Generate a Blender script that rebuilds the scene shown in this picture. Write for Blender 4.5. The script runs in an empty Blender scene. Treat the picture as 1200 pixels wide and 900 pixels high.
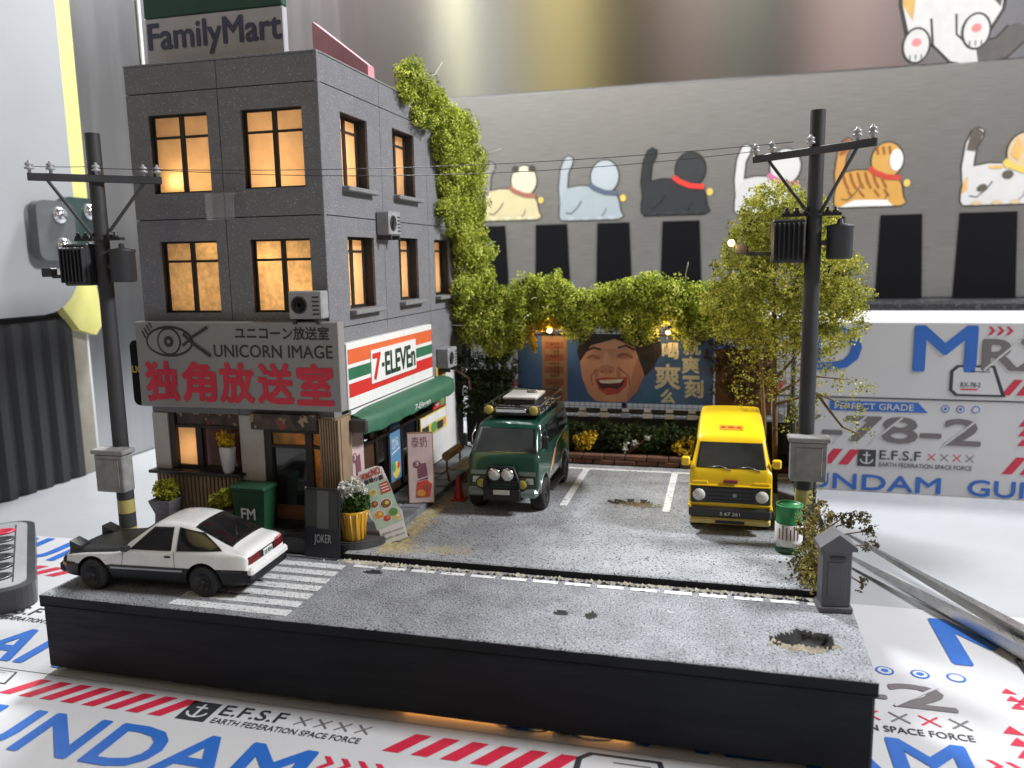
import bpy, bmesh, math, random
import numpy as np
from mathutils import Vector, Matrix
R = math.radians
S = 0.01            # everything below is written in centimetres, the last lines turn it into metres
LIFT = 2.65         # table top lies 2.65 cm below the miniature road
random.seed(11)
rng = np.random.default_rng(5)
sc = bpy.context.scene
col = sc.collection

# ------------------------------------------------------------------ camera
def camera():
    y, p, r = R(14.7), R(8.7), R(-1.0)
    fw = Vector((-math.sin(y)*math.cos(p), math.cos(y)*math.cos(p), -math.sin(p)))
    rt = fw.cross(Vector((0, 0, 1))).normalized(); up = rt.cross(fw)
    rt2 = rt*math.cos(r) + up*math.sin(r); up2 = -rt*math.sin(r) + up*math.cos(r)
    M = Matrix((rt2, up2, -fw)).transposed().to_4x4()
    M.translation = Vector((0, 0, (10+LIFT)*S))
    cd = bpy.data.cameras.new('camera'); cam = bpy.data.objects.new('camera', cd); col.objects.link(cam)
    cam.matrix_world = M
    cd.sensor_width = 36; cd.lens = 28.5; cd.clip_start = 0.005; cd.clip_end = 50
    cd.dof.use_dof = True; cd.dof.focus_distance = 0.275; cd.dof.aperture_fstop = 20
    sc.camera = cam
camera()

# ------------------------------------------------------------------ light
w = bpy.data.worlds.new('World'); sc.world = w; w.use_nodes = True
bg = w.node_tree.nodes['Background']; bg.inputs[0].default_value = (0.78, 0.82, 0.9, 1); bg.inputs[1].default_value = 0.015
def area(name, loc, target, size, sizey, watts, color):
    d = bpy.data.lights.new(name, 'AREA'); d.shape = 'RECTANGLE'; d.size = size*S; d.size_y = sizey*S
    d.energy = watts; d.color = color
    o = bpy.data.objects.new(name, d); col.objects.link(o)
    o.location = Vector(loc)*S + Vector((0, 0, LIFT*S))
    t = Vector(target)*S + Vector((0, 0, LIFT*S))
    o.rotation_euler = (t - o.location).to_track_quat('-Z', 'Y').to_euler()
def bulb(name, loc, watts, color, r=0.1):
    d = bpy.data.lights.new(name, 'POINT'); d.energy = watts; d.color = color; d.shadow_soft_size = r*S
    o = bpy.data.objects.new(name, d); col.objects.link(o)
    o.location = Vector(loc)*S + Vector((0, 0, LIFT*S))
    return o
area('ceiling_lamp', (80, 33, 74), (-6, 31, 2), 22, 15, 18.0, (0.975, 0.985, 1.0))
area('side_lamp', (-29, 60, 55), (-28, 40, 0), 12, 9, 7.0, (0.96, 0.98, 1.0))
area('board_fill_lamp', (0, -8, 70), (0, -41, 70), 60, 20, 5.5, (0.97, 0.97, 1.0))  # added helper lamp, lights the streak boards behind the viewer
vs = sc.view_settings
vs.view_transform = 'Standard'; vs.look = 'None'; vs.gamma = 1; vs.exposure = 0.0; vs.use_curve_mapping = False
sc.cycles.max_bounces = 8; sc.cycles.diffuse_bounces = 3; sc.cycles.glossy_bounces = 4
sc.cycles.caustics_reflective = False; sc.cycles.caustics_refractive = False
sc.cycles.sample_clamp_indirect = 4.0

# ------------------------------------------------------------------ materials
MATS = {}
def mat(name, c, rough=0.5, metal=0.0, var=0.12, vs=1.2, bump=0.0, bs=12.0, spec=0.5, coat=0.0,
        emit=None, es=0.0, alpha=1.0, trans=0.0, speck=None, stretch=None, dirt=0.0, translucent=None, rv=0.12, aniso=0.0):
    """speck = (colour, scale per cm, threshold, softness) scattered dots; stretch = mapping scale of the noise"""
    if name in MATS: return MATS[name]
    m = bpy.data.materials.new(name); m.use_nodes = True; MATS[name] = m
    nt = m.node_tree; N = nt.nodes; L = nt.links
    b = N['Principled BSDF']
    def new(t, **k):
        n = N.new(t)
        for a, v in k.items(): setattr(n, a, v)
        return n
    tc = new('ShaderNodeTexCoord'); src = tc.outputs['Object']
    if stretch:
        mp = new('ShaderNodeMapping'); mp.inputs['Scale'].default_value = stretch
        L.new(src, mp.inputs['Vector']); src = mp.outputs['Vector']
    nz = new('ShaderNodeTexNoise'); nz.inputs['Scale'].default_value = vs/S; nz.inputs['Detail'].default_value = 6
    L.new(src, nz.inputs['Vector'])
    rm = new('ShaderNodeValToRGB')
    lo = tuple(x*(1-var) for x in c[:3]) + (1,); hi = tuple(min(1, x*(1+var)) for x in c[:3]) + (1,)
    rm.color_ramp.elements[0].position = 0.3; rm.color_ramp.elements[0].color = lo
    rm.color_ramp.elements[1].position = 0.7; rm.color_ramp.elements[1].color = hi
    L.new(nz.outputs['Fac'], rm.inputs['Fac']); out = rm.outputs['Color']
    if dirt:
        n2 = new('ShaderNodeTexNoise'); n2.inputs['Scale'].default_value = 0.55/S; n2.inputs['Detail'].default_value = 9
        n2.inputs['Roughness'].default_value = 0.7
        L.new(tc.outputs['Object'], n2.inputs['Vector'])
        r2 = new('ShaderNodeValToRGB'); r2.color_ramp.elements[0].position = 0.5; r2.color_ramp.elements[1].position = 0.75
        r2.color_ramp.elements[0].color = (0, 0, 0, 1); r2.color_ramp.elements[1].color = (dirt, dirt, dirt, 1)
        L.new(n2.outputs['Fac'], r2.inputs['Fac'])
        mx = new('ShaderNodeMixRGB'); mx.inputs['Color2'].default_value = tuple(x*0.35 for x in c[:3]) + (1,)
        L.new(r2.outputs['Color'], mx.inputs['Fac']); L.new(out, mx.inputs['Color1']); out = mx.outputs['Color']
    for sp in (speck or []):
        sc_, ss, th, so = sp
        n3 = new('ShaderNodeTexNoise'); n3.inputs['Scale'].default_value = ss/S; n3.inputs['Detail'].default_value = 2.5
        L.new(tc.outputs['Object'], n3.inputs['Vector'])
        r3 = new('ShaderNodeValToRGB'); r3.color_ramp.elements[0].position = th; r3.color_ramp.elements[1].position = th+so
        L.new(n3.outputs['Fac'], r3.inputs['Fac'])
        mx = new('ShaderNodeMixRGB'); mx.inputs['Color2'].default_value = tuple(sc_) + (1,)
        L.new(r3.outputs['Color'], mx.inputs['Fac']); L.new(out, mx.inputs['Color1']); out = mx.outputs['Color']
    L.new(out, b.inputs['Base Color'])
    if rv:
        mr = new('ShaderNodeMapRange'); mr.inputs['To Min'].default_value = max(0.02, rough-rv); mr.inputs['To Max'].default_value = min(1, rough+rv)
        n4 = new('ShaderNodeTexNoise'); n4.inputs['Scale'].default_value = 2.1/S; n4.inputs['Detail'].default_value = 5
        L.new(src, n4.inputs['Vector']); L.new(n4.outputs['Fac'], mr.inputs['Value']); L.new(mr.outputs['Result'], b.inputs['Roughness'])
    else: b.inputs['Roughness'].default_value = rough
    b.inputs['Metallic'].default_value = metal; b.inputs['Specular IOR Level'].default_value = spec
    b.inputs['Coat Weight'].default_value = coat; b.inputs['Coat Roughness'].default_value = 0.05
    b.inputs['Transmission Weight'].default_value = trans; b.inputs['Alpha'].default_value = alpha
    if aniso:
        b.inputs['Anisotropic'].default_value = aniso; tn = new('ShaderNodeTangent', direction_type='RADIAL', axis='Z'); L.new(tn.outputs['Tangent'], b.inputs['Tangent'])
    if emit:
        b.inputs['Emission Color'].default_value = tuple(emit) + (1,); b.inputs['Emission Strength'].default_value = es
    if bump:
        bn = new('ShaderNodeTexNoise'); bn.inputs['Scale'].default_value = bs/S; bn.inputs['Detail'].default_value = 4
        L.new(src, bn.inputs['Vector'])
        bp = new('ShaderNodeBump'); bp.inputs['Strength'].default_value = min(1, bump); bp.inputs['Distance'].default_value = 0.05*S
        L.new(bn.outputs['Fac'], bp.inputs['Height']); L.new(bp.outputs['Normal'], b.inputs['Normal'])
    if translucent:
        t = new('ShaderNodeBsdfTranslucent'); L.new(out, t.inputs['Color'])
        ms = new('ShaderNodeMixShader'); ms.inputs['Fac'].default_value = translucent
        L.new(b.outputs['BSDF'], ms.inputs[1]); L.new(t.outputs['BSDF'], ms.inputs[2])
        L.new(ms.outputs['Shader'], N['Material Output'].inputs['Surface'])
    return m
def leafmat(name, cols, rough=0.7, tr=0.25):
    """each leaf has its own colour, picked by the per-face attribute rnd"""
    m = bpy.data.materials.new(name); m.use_nodes = True; nt = m.node_tree; N = nt.nodes; L = nt.links
    b = N['Principled BSDF']; b.inputs['Roughness'].default_value = rough; b.inputs['Specular IOR Level'].default_value = 0.3
    a = N.new('ShaderNodeAttribute'); a.attribute_name = 'rnd'
    r = N.new('ShaderNodeValToRGB')
    while len(r.color_ramp.elements) < len(cols): r.color_ramp.elements.new(0.5)
    for i, c in enumerate(cols):
        r.color_ramp.elements[i].position = i/(len(cols)-1); r.color_ramp.elements[i].color = tuple(c)+(1,)
    L.new(a.outputs['Fac'], r.inputs['Fac']); L.new(r.outputs['Color'], b.inputs['Base Color'])
    t = N.new('ShaderNodeBsdfTranslucent'); L.new(r.outputs['Color'], t.inputs['Color'])
    ms = N.new('ShaderNodeMixShader'); ms.inputs['Fac'].default_value = tr
    L.new(b.outputs['BSDF'], ms.inputs[1]); L.new(t.outputs['BSDF'], ms.inputs[2])
    L.new(ms.outputs['Shader'], N['Material Output'].inputs['Surface'])
    return m

# ------------------------------------------------------------------ mesh helpers
def plane(o, u, v):
    """matrix of a plane: local x along u, local y along v, local z out of it"""
    u = Vector(u).normalized(); v = Vector(v).normalized(); n = u.cross(v)
    M = Matrix((u, v, n)).transposed().to_4x4(); M.translation = Vector(o); return M
def front(y): return plane((0, y, 0), (1, 0, 0), (0, 0, 1))        # (x, z, towards the viewer)
def side(x): return plane((x, 0, 0), (0, 1, 0), (0, 0, 1))         # (y, z, towards +x)
def flat(z): return plane((0, 0, z), (1, 0, 0), (0, 1, 0))
def at(x, y, z, rz=0): return Matrix.Translation((x, y, z)) @ Matrix.Rotation(R(rz), 4, 'Z')
ORG = {}
_hull = None
def _chamfer_topology():
    bm = bmesh.new(); pts = []
    for sx in (0, 1):
        for sy in (0, 1):
            for sz in (0, 1):
                for ax in range(3):
                    p = [1.0 if q else -1.0 for q in (sx, sy, sz)]
                    for k in range(3):
                        if k != ax: p[k] *= 0.8
                    pts.append(p)
    vv = [bm.verts.new(p) for p in pts]; bm.verts.ensure_lookup_table()
    bmesh.ops.convex_hull(bm, input=vv)
    bmesh.ops.dissolve_limit(bm, angle_limit=0.02, verts=bm.verts, edges=bm.edges)
    bm.normal_update(); bm.verts.index_update()
    f = [[v.index for v in q.verts] for q in bm.faces]; bm.free(); return f
_text = {}
def text_geo(s, spacing=1.0, shear=0.0):
    k = (s, spacing, shear)
    if k in _text: return _text[k]
    cu = bpy.data.curves.new('t', 'FONT'); cu.body = s; cu.size = 1; cu.space_character = spacing; cu.shear = shear
    cu.resolution_u = 3; cu.fill_mode = 'FRONT'
    o = bpy.data.objects.new('t', cu); col.objects.link(o)
    dg = bpy.context.evaluated_depsgraph_get(); dg.update()
    me = o.evaluated_get(dg).to_mesh()
    v = [tuple(x.co) for x in me.vertices]; f = [list(p.vertices) for p in me.polygons]
    o.evaluated_get(dg).to_mesh_clear()
    bpy.data.objects.remove(o); bpy.data.curves.remove(cu)
    _text[k] = (v, f); return v, f
class MB:
    def __init__(s): s.v = []; s.f = []; s.m = []; s.s = []
    def add(s, vs, fs, mi=0, M=None, smooth=False):
        o = len(s.v)
        s.v += [tuple(M @ Vector(p)) for p in vs] if M is not None else [tuple(p) for p in vs]
        for f in fs: s.f.append([i+o for i in f]); s.m.append(mi); s.s.append(smooth)
        return s
    def box(s, x0, x1, y0, y1, z0, z1, mi=0, bev=0.0, M=None):
        x0, x1 = min(x0, x1), max(x0, x1); y0, y1 = min(y0, y1), max(y0, y1); z0, z1 = min(z0, z1), max(z0, z1)
        if bev <= 0:
            v = [(x0, y0, z0), (x1, y0, z0), (x1, y1, z0), (x0, y1, z0), (x0, y0, z1), (x1, y0, z1), (x1, y1, z1), (x0, y1, z1)]
            return s.add(v, [(0, 3, 2, 1), (4, 5, 6, 7), (0, 1, 5, 4), (1, 2, 6, 5), (2, 3, 7, 6), (3, 0, 4, 7)], mi, M)
        global _hull
        if _hull is None: _hull = _chamfer_topology()
        b = min(bev, (x1-x0)*.45, (y1-y0)*.45, (z1-z0)*.45); lo = (x0, y0, z0); hi = (x1, y1, z1); v = []
        for sx in (0, 1):
            for sy in (0, 1):
                for sz in (0, 1):
                    for ax in range(3):
                        q = (sx, sy, sz); p = []
                        for k in range(3):
                            e = hi[k] if q[k] else lo[k]
                            p.append(e if k == ax else (e-b if q[k] else e+b))
                        v.append(p)
        return s.add(v, _hull, mi, M)
    def prism(s, poly, z0, z1, mi=0, M=None, mi_cap=None):
        n = len(poly)
        a = sum(poly[i][0]*poly[(i+1) % n][1]-poly[(i+1) % n][0]*poly[i][1] for i in range(n))
        if a < 0: poly = poly[::-1]
        v = [(p[0], p[1], z0) for p in poly]+[(p[0], p[1], z1) for p in poly]
        s.add(v, [(i, (i+1) % n, n+(i+1) % n, n+i) for i in range(n)], mi, M)
        s.add([(p[0], p[1], z1) for p in poly], [list(range(n))], mi if mi_cap is None else mi_cap, M)
        s.add([(p[0], p[1], z0) for p in poly], [list(range(n))[::-1]], mi, M)
        return s
    def poly(s, pts, z=0.0, mi=0, M=None):
        n = len(pts)
        a = sum(pts[i][0]*pts[(i+1) % n][1]-pts[(i+1) % n][0]*pts[i][1] for i in range(n))
        if a < 0: pts = pts[::-1]
        return s.add([(p[0], p[1], z) for p in pts], [list(range(n))], mi, M)
    def rect(s, x0, y0, x1, y1, z=0.0, mi=0, M=None): return s.poly([(x0, y0), (x1, y0), (x1, y1), (x0, y1)], z, mi, M)
    def ell(s, cx, cy, rx, ry, z=0.0, mi=0, M=None, n=24, a0=0, a1=360, rot=0):
        p = []
        full = abs(a1-a0) >= 359.9
        k = n if full else n+1
        for i in range(k):
            t = R(a0+(a1-a0)*i/n); x = rx*math.cos(t); y = ry*math.sin(t); c, q = math.cos(R(rot)), math.sin(R(rot))
            p.append((cx+x*c-y*q, cy+x*q+y*c))
        return s.poly(p, z, mi, M)
    def stroke(s, pts, w, z=0.0, mi=0, M=None):
        """a flat ribbon along a polyline"""
        n = len(pts); L_, R_ = [], []
        for i in range(n):
            a = Vector(pts[max(0, i-1)]); b = Vector(pts[min(n-1, i+1)]); d = (b-a)
            d = d.normalized() if d.length > 0 else Vector((1, 0)); q = Vector((-d.y, d.x))*(w/2)
            L_.append(Vector(pts[i])+q); R_.append(Vector(pts[i])-q)
        v = [(p.x, p.y, z) for p in R_]+[(p.x, p.y, z) for p in L_]
        return s.add(v, [(i, i+1, n+i+1, n+i) for i in range(n-1)], mi, M)
    def cyl(s, p0, p1, r0, r1=None, n=16, mi=0, M=None, caps=True, smooth=True, mi_cap=None):
        r1 = r0 if r1 is None else r1
        p0 = Vector(p0); p1 = Vector(p1); d = (p1-p0).normalized()
        a = Vector((0, 0, 1)) if abs(d.z) < 0.9 else Vector((1, 0, 0))
        u = d.cross(a).normalized(); w_ = d.cross(u)
        v = []
        for p, r in ((p0, r0), (p1, r1)):
            for i in range(n):
                t = 2*math.pi*i/n; v.append(p+u*(r*math.cos(t))+w_*(r*math.sin(t)))
        s.add(v, [(i, (i+1) % n, n+(i+1) % n, n+i) for i in range(n)], mi, M, smooth)
        if caps:
            mc = mi if mi_cap is None else mi_cap
            s.add(v[:n], [list(range(n))[::-1]], mc, M); s.add(v[n:], [list(range(n))], mc, M)
        return s
    def tube(s, path, r, n=6, mi=0, M=None, smooth=True):
        P = [Vector(p) for p in path]; v = []; k = len(P)
        rr = r if isinstance(r, (list, tuple)) else [r]*k
        prev = None
        for i in range(k):
            d = (P[min(k-1, i+1)]-P[max(0, i-1)]).normalized()
            if prev is None:
                a = Vector((0, 0, 1)) if abs(d.z) < 0.9 else Vector((1, 0, 0)); u = d.cross(a).normalized()
            else:
                u = (prev-d*prev.dot(d)); u = u.normalized() if u.length > 1e-6 else d.orthogonal().normalized()
            prev = u; w_ = d.cross(u)
            for j in range(n):
                t = 2*math.pi*j/n; v.append(P[i]+u*(rr[i]*math.cos(t))+w_*(rr[i]*math.sin(t)))
        f = [(i*n+j, i*n+(j+1) % n, (i+1)*n+(j+1) % n, (i+1)*n+j) for i in range(k-1) for j in range(n)]
        f += [list(range(n))[::-1], [(k-1)*n+j for j in range(n)]]
        return s.add(v, f, mi, M, smooth)
    def lathe(s, prof, n=20, mi=0, M=None, smooth=True):
        v = []; k = len(prof)
        for r, z in prof:
            for j in range(n):
                t = 2*math.pi*j/n; v.append((max(r, 1e-4)*math.cos(t), max(r, 1e-4)*math.sin(t), z))
        f = [(i*n+j, i*n+(j+1) % n, (i+1)*n+(j+1) % n, (i+1)*n+j) for i in range(k-1) for j in range(n)]
        f += [list(range(n))[::-1], [(k-1)*n+j for j in range(n)]]
        return s.add(v, f, mi, M, smooth)
    def ball(s, c, r, n=10, mi=0, M=None):
        T = Matrix.Translation(c); T = M @ T if M is not None else T
        return s.lathe([(r*math.sin(math.pi*i/n), -r*math.cos(math.pi*i/n)) for i in range(n+1)], n*2, mi, T)
    def text(s, t, x0, y0, x1, y1, z=0.01, mi=0, M=None, bold=0.0, spacing=1.0, shear=0.0, copies=0, grow=0.0):
        """lettering stretched into a box; copies/grow thicken the strokes by laying shifted copies over each other"""
        v, f = text_geo(t, spacing, shear)
        if bold > 0: copies, grow = 6, bold*(y1-y0)*0.9
        if not v: return s
        ax = min(p[0] for p in v); bx = max(p[0] for p in v); ay = min(p[1] for p in v); by = max(p[1] for p in v)
        sx = (x1-x0)/max(bx-ax, 1e-6); sy = (y1-y0)/max(by-ay, 1e-6)
        offs = [(0, 0)]+[(grow*math.cos(2*math.pi*i/copies), grow*math.sin(2*math.pi*i/copies)) for i in range(copies)]
        for k, (dx, dy) in enumerate(offs):
            s.add([(x0+(p[0]-ax)*sx+dx, y0+(p[1]-ay)*sy+dy, z+k*0.0012) for p in v], f, mi, M)
        return s
    def build(s, name, mats, parent=None, org=None, kind=None, label=None, cat=None, group=None):
        mats = mats if isinstance(mats, (list, tuple)) else [mats]
        if parent is not None: o3 = ORG.get(parent.name, (0, 0, 0)); loc = (0, 0, 0)
        else:
            if org is None:
                xs = [p[0] for p in s.v]; ys = [p[1] for p in s.v]; zs = [p[2] for p in s.v]
                org = ((min(xs)+max(xs))/2, (min(ys)+max(ys))/2, min(zs))
            o3 = loc = org
        me = bpy.data.meshes.new(name)
        me.from_pydata([(p[0]-o3[0], p[1]-o3[1], p[2]-o3[2]) for p in s.v], [], s.f)
        for q in mats: me.materials.append(q)
        me.polygons.foreach_set('material_index', s.m); me.polygons.foreach_set('use_smooth', s.s); me.update()
        o = bpy.data.objects.new(name, me); col.objects.link(o); o.location = loc
        if parent is not None: o.parent = parent
        ORG[o.name] = o3
        tag(o, label, cat, group, kind); return o
def tag(o, label=None, cat=None, group=None, kind=None):
    if label: o['label'] = label
    if cat: o['category'] = cat
    if group: o['group'] = group
    if kind: o['kind'] = kind
    return o
def thing(name, label, cat, loc=(0, 0, 0), rotz=0, group=None, world=True):
    o = bpy.data.objects.new(name, None); col.objects.link(o); o.location = loc; o.rotation_euler = (0, 0, R(rotz))
    o.empty_display_size = 0.01
    ORG[o.name] = tuple(loc) if world else (0, 0, 0)
    return tag(o, label, cat, group)
def holes(mb, rect, hs, depth, M, mi=0, mi_rev=None, back=True):
    """a slab of wall from rect = (x0, y0, x1, y1) with rectangular openings hs, front face at local z = 0"""
    x0, y0, x1, y1 = rect; mr = mi if mi_rev is None else mi_rev
    hs = [(max(a, x0), max(b, y0), min(c, x1), min(d, y1)) for a, b, c, d in hs if a < x1 and c > x0 and b < y1 and d > y0]
    xs = sorted({x0, x1, *[h[0] for h in hs], *[h[2] for h in hs]}); ys = sorted({y0, y1, *[h[1] for h in hs], *[h[3] for h in hs]})
    for i in range(len(xs)-1):
        for j in range(len(ys)-1):
            cx = (xs[i]+xs[i+1])/2; cy = (ys[j]+ys[j+1])/2
            if any(h[0] < cx < h[2] and h[1] < cy < h[3] for h in hs): continue
            mb.rect(xs[i], ys[j], xs[i+1], ys[j+1], 0, mi, M)
            if back: mb.add([(xs[i], ys[j], -depth), (xs[i], ys[j+1], -depth), (xs[i+1], ys[j+1], -depth), (xs[i+1], ys[j], -depth)], [(0, 1, 2, 3)], mi, M)
    def ring(r, inward, mm):
        a, b, c, d = r; P = [(a, b), (c, b), (c, d), (a, d)]
        for k in range(4):
            p, q = P[k], P[(k+1) % 4]
            v = [(p[0], p[1], 0), (q[0], q[1], 0), (q[0], q[1], -depth), (p[0], p[1], -depth)]
            mb.add(v, [(0, 1, 2, 3) if inward else (3, 2, 1, 0)], mm, M)
    ring(rect, False, mi)
    for h in hs:
        ring(h, True, mr)
    return mb
def copy_tree(o, parent=None):
    c = o.copy(); col.objects.link(c); c.parent = parent
    for ch in list(o.children): copy_tree(ch, c)
    return c
def leaves(name, mats, pts, nrm, size, parent, seed=1, jitter=0.9, aspect=0.6, rbias=None, org=None, tags=None):
    """leaf-sized diamond faces at pts, roughly facing nrm; rnd attribute gives each its colour"""
    g = np.random.default_rng(seed); n = len(pts); pts = np.asarray(pts, float); nrm = np.asarray(nrm, float)
    nrm = nrm/np.maximum(np.linalg.norm(nrm, axis=1, keepdims=True), 1e-6)
    d = nrm+g.normal(0, jitter, (n, 3)); d /= np.linalg.norm(d, axis=1, keepdims=True)
    a = g.normal(0, 1, (n, 3)); u = np.cross(d, a); u /= np.linalg.norm(u, axis=1, keepdims=True); w_ = np.cross(d, u)
    sz = size*(0.6+0.8*g.random((n, 1)))
    lift = d*sz*0.25
    V = np.stack([pts-u*sz*0.5, pts+w_*sz*aspect*0.5+lift, pts+u*sz*0.5, pts-w_*sz*aspect*0.5+lift], 1).reshape(-1, 3)
    o3 = ORG.get(parent.name, (0, 0, 0)) if parent is not None else (org or (0, 0, 0))
    V = V-np.array(o3)
    F = np.arange(4*n).reshape(-1, 4)
    me = bpy.data.meshes.new(name); me.from_pydata(V.tolist(), [], F.tolist())
    at_ = me.attributes.new('rnd', 'FLOAT', 'FACE')
    r = g.random(n) if rbias is None else np.clip(np.asarray(rbias)+g.normal(0, 0.16, n), 0, 1)
    at_.data.foreach_set('value', r.astype(np.float32))
    me.materials.append(mats); me.update()
    o = bpy.data.objects.new(name, me); col.objects.link(o)
    if parent is not None: o.parent = parent
    else: o.location = o3
    ORG[o.name] = o3
    if tags: tag(o, **tags)
    return o
def clumps(blobs, density, clump_r, per, seed=1, shell=0.5):
    """blobs = [(x, y, z, rx, ry, rz)]: little tufts scattered over and through ellipsoids -> points, normals, bias"""
    g = np.random.default_rng(seed); P, Nn, B = [], [], []
    for (x, y, z, rx, ry, rz) in blobs:
        n = max(3, int(density*(rx*ry+ry*rz+rx*rz)))
        d = g.normal(0, 1, (n, 3)); d /= np.linalg.norm(d, axis=1, keepdims=True)
        rad = 0.52+0.62*g.random((n, 1))**0.8
        c = np.array([x, y, z])+d*np.array([rx, ry, rz])*rad
        for i in range(n):
            q = g.normal(0, 1, (per, 3)); q /= np.linalg.norm(q, axis=1, keepdims=True)
            q = q+d[i]*0.5
            rr = clump_r*(0.6+0.7*g.random())
            P.append(c[i]+q*rr*(shell+(1-shell)*g.random((per, 1)))); Nn.append(q)
            B.append(np.full(per, np.clip(0.5+g.normal(0, 0.24), 0, 1)))
    return np.concatenate(P), np.concatenate(Nn), np.concatenate(B)
# ------------------------------------------------------------------ the setting: table, steel walls
T = -2.65
m_table = mat('white_table', (0.40, 0.41, 0.425), 0.35, var=0.03, vs=0.3, bump=0.03, bs=4, dirt=0.05)
m_steel = mat('brushed_steel', (0.50, 0.497, 0.49), 0.34, metal=0.86, var=0.16, vs=1.0, stretch=(0.5, 1, 20), bump=0.1, bs=4, rv=0.06, aniso=0.95)
m_steel_dark = mat('smooth_steel', (0.60, 0.59, 0.585), 0.13, metal=1.0, var=0.03, vs=0.05, rv=0, aniso=0.9)
m_steel_side = mat('side_steel', (0.46, 0.46, 0.47), 0.3, metal=1.0, var=0.12, vs=0.5, stretch=(1, 1.2, 0.05), bump=0.04, bs=4, rv=0.05)
m_blackgloss = mat('black_gloss', (0.004, 0.004, 0.005), 0.6, var=0.1, spec=0.12)
m_stone = mat('black_granite', (0.018, 0.018, 0.02), 0.45, var=0.3, vs=6, bump=0.5, bs=9, speck=[((0.22, 0.22, 0.23), 9, 0.62, 0.08)])
MB().box(-90, 110, -30, 95, T-2, T, bev=0.1).build('table', m_table, org=(0, 0, T), kind='structure')
wl = MB().box(-70, 110, 80, 82, 6.0, 26.0, bev=0.08).build('back_wall', m_steel, org=(0, 80, T), kind='structure')
up = MB(); up.box(-70, 110, -0.6, 0.6, 0, 40, bev=0.15, M=Matrix.Translation((0, 80.9, 26.05)) @ Matrix.Rotation(R(4), 4, 'X'))
up.build('upper_panel', m_steel_dark, wl)
MB().box(-70, 110, 76.5, 82, 4.1, 5.95, bev=0.3).build('stone_ledge', m_stone, wl)
MB().box(-70, 110, 78.0, 82, T, 4.08).build('skirting', m_blackgloss, wl)
for (a, b) in [(-24.5, -21.4), (-18.25, -15.1), (-12.1, -9.0), (-5.85, -2.4), (1.7, 3.9), (7.2, 10.4), (13.4, 16.8), (19.8, 24.3), (27.4, 31.2), (34.2, 38.0)]:
    MB().prism([(a-0.15, 6.02), (b+0.35, 6.02), (b, 13.4), (a, 13.4)], 0.02, 0.10, M=front(80)).build('black_strip', m_blackgloss, wl)
# left side: cabinet, frosted panel, steel column
m_corr = mat('corrugated_grey', (0.055, 0.056, 0.058), 0.4, metal=0.4, var=0.15, vs=0.6, stretch=(1, 1, 0.2))
m_tan = mat('tan_edge', (0.36, 0.33, 0.27), 0.5, var=0.1)
m_frost = mat('frosted_panel', (0.31, 0.315, 0.325), 0.5, var=0.03, vs=0.3)
m_yellowedge = mat('yellow_edge', (0.66, 0.63, 0.22), 0.35, var=0.05)
m_white = mat('white_plastic', (0.74, 0.74, 0.74), 0.4, var=0.04)
lw = MB().box(-41, -38.4, 41.7, 80, T, 60, bev=0.1).build('left_wall', m_steel_side, org=(-39, 60, T), kind='structure')
MB().cyl((-38.3, 49.3, T), (-38.3, 49.3, 60), 0.12, n=8).build('edge_trim', m_white, lw)
MB().box(-38.39, -38.0, 41.62, 41.85, T, 60, bev=0.04).build('edge_trim', m_white, lw)
cab = MB(); pr = []
y = 12.0
while y < 40.3:
    pr += [(y, 0.0), (y+0.25, 0.28), (y+0.75, 0.28), (y+1.0, 0.0)]; y += 1.25
pl = [(-38.0+p[1], p[0]) for p in pr]
cab.prism(pl+[(-41, 40.3), (-41, 12)], T, 7.0)
cb = cab.build('corrugated_cabinet', m_corr, org=(-39, 30, T), label='dark corrugated metal cabinet side standing on the table at the far left', cat='cabinet')
MB().box(-41, -37.9, 40.35, 41.6, T, 7.0, bev=0.05).build('edge_board', m_tan, cb)
def rounded(x0, y0, x1, y1, r, n=6, corners=(1, 1, 1, 1)):
    out = []
    for k, (cx, cy, a) in enumerate(((x1-r, y1-r, 0), (x0+r, y1-r, 90), (x0+r, y0+r, 180), (x1-r, y0+r, 270))):
        if not corners[k]:
            out.append(((x1, y1), (x0, y1), (x0, y0), (x1, y0))[k]); continue
        for i in range(n+1):
            t = R(a+90*i/n); out.append((cx+r*math.cos(t), cy+r*math.sin(t)))
    return out
fp = MB().prism(rounded(5, 7.4, 40.6, 60, 3.0), 0, 0.9, M=side(-37.9)).build('frosted_panel', m_frost, org=(-37.5, 25, 7.4), label='large pale frosted panel with rounded lower corner above the corrugated cabinet', cat='panel')
ys = [(40.62, 60)]+[(40.62, 10.4)]+[(37.6+3.0*math.cos(R(t)), 10.4+3.0*math.sin(R(t))) for t in range(-10, -61, -10)]+[(40.3, 6.3), (41.6, 5.9), (42.3, 6.6), (41.9, 9.5), (41.9, 60)]
MB().prism(ys, 0.1, 0.7, M=side(-37.9)).build('yellow_edge', m_yellowedge, fp)
m_greyplate = mat('grey_plate', (0.10, 0.105, 0.11), 0.4, var=0.1)
m_greenplate = mat('green_plate', (0.03, 0.055, 0.05), 0.35, var=0.1)
m_glass = mat('clear_stud', (0.75, 0.76, 0.78), 0.08, metal=0.9, var=0.1)
sp = MB().prism(rounded(36.9, 10.4, 39.6, 13.7, 0.6), 0, 0.55, M=side(-36.7)).build('stud_plate', m_greyplate, org=(-36.4, 38.5, 10.4), label='grey rounded plate with four clear studs on the frosted panel behind the left pole', cat='plate')
MB().prism(rounded(39.0, 10.9, 41.9, 14.0, 0.5), 0, 0.5, M=side(-36.78)).build('back_plate', m_greenplate, sp)
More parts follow.
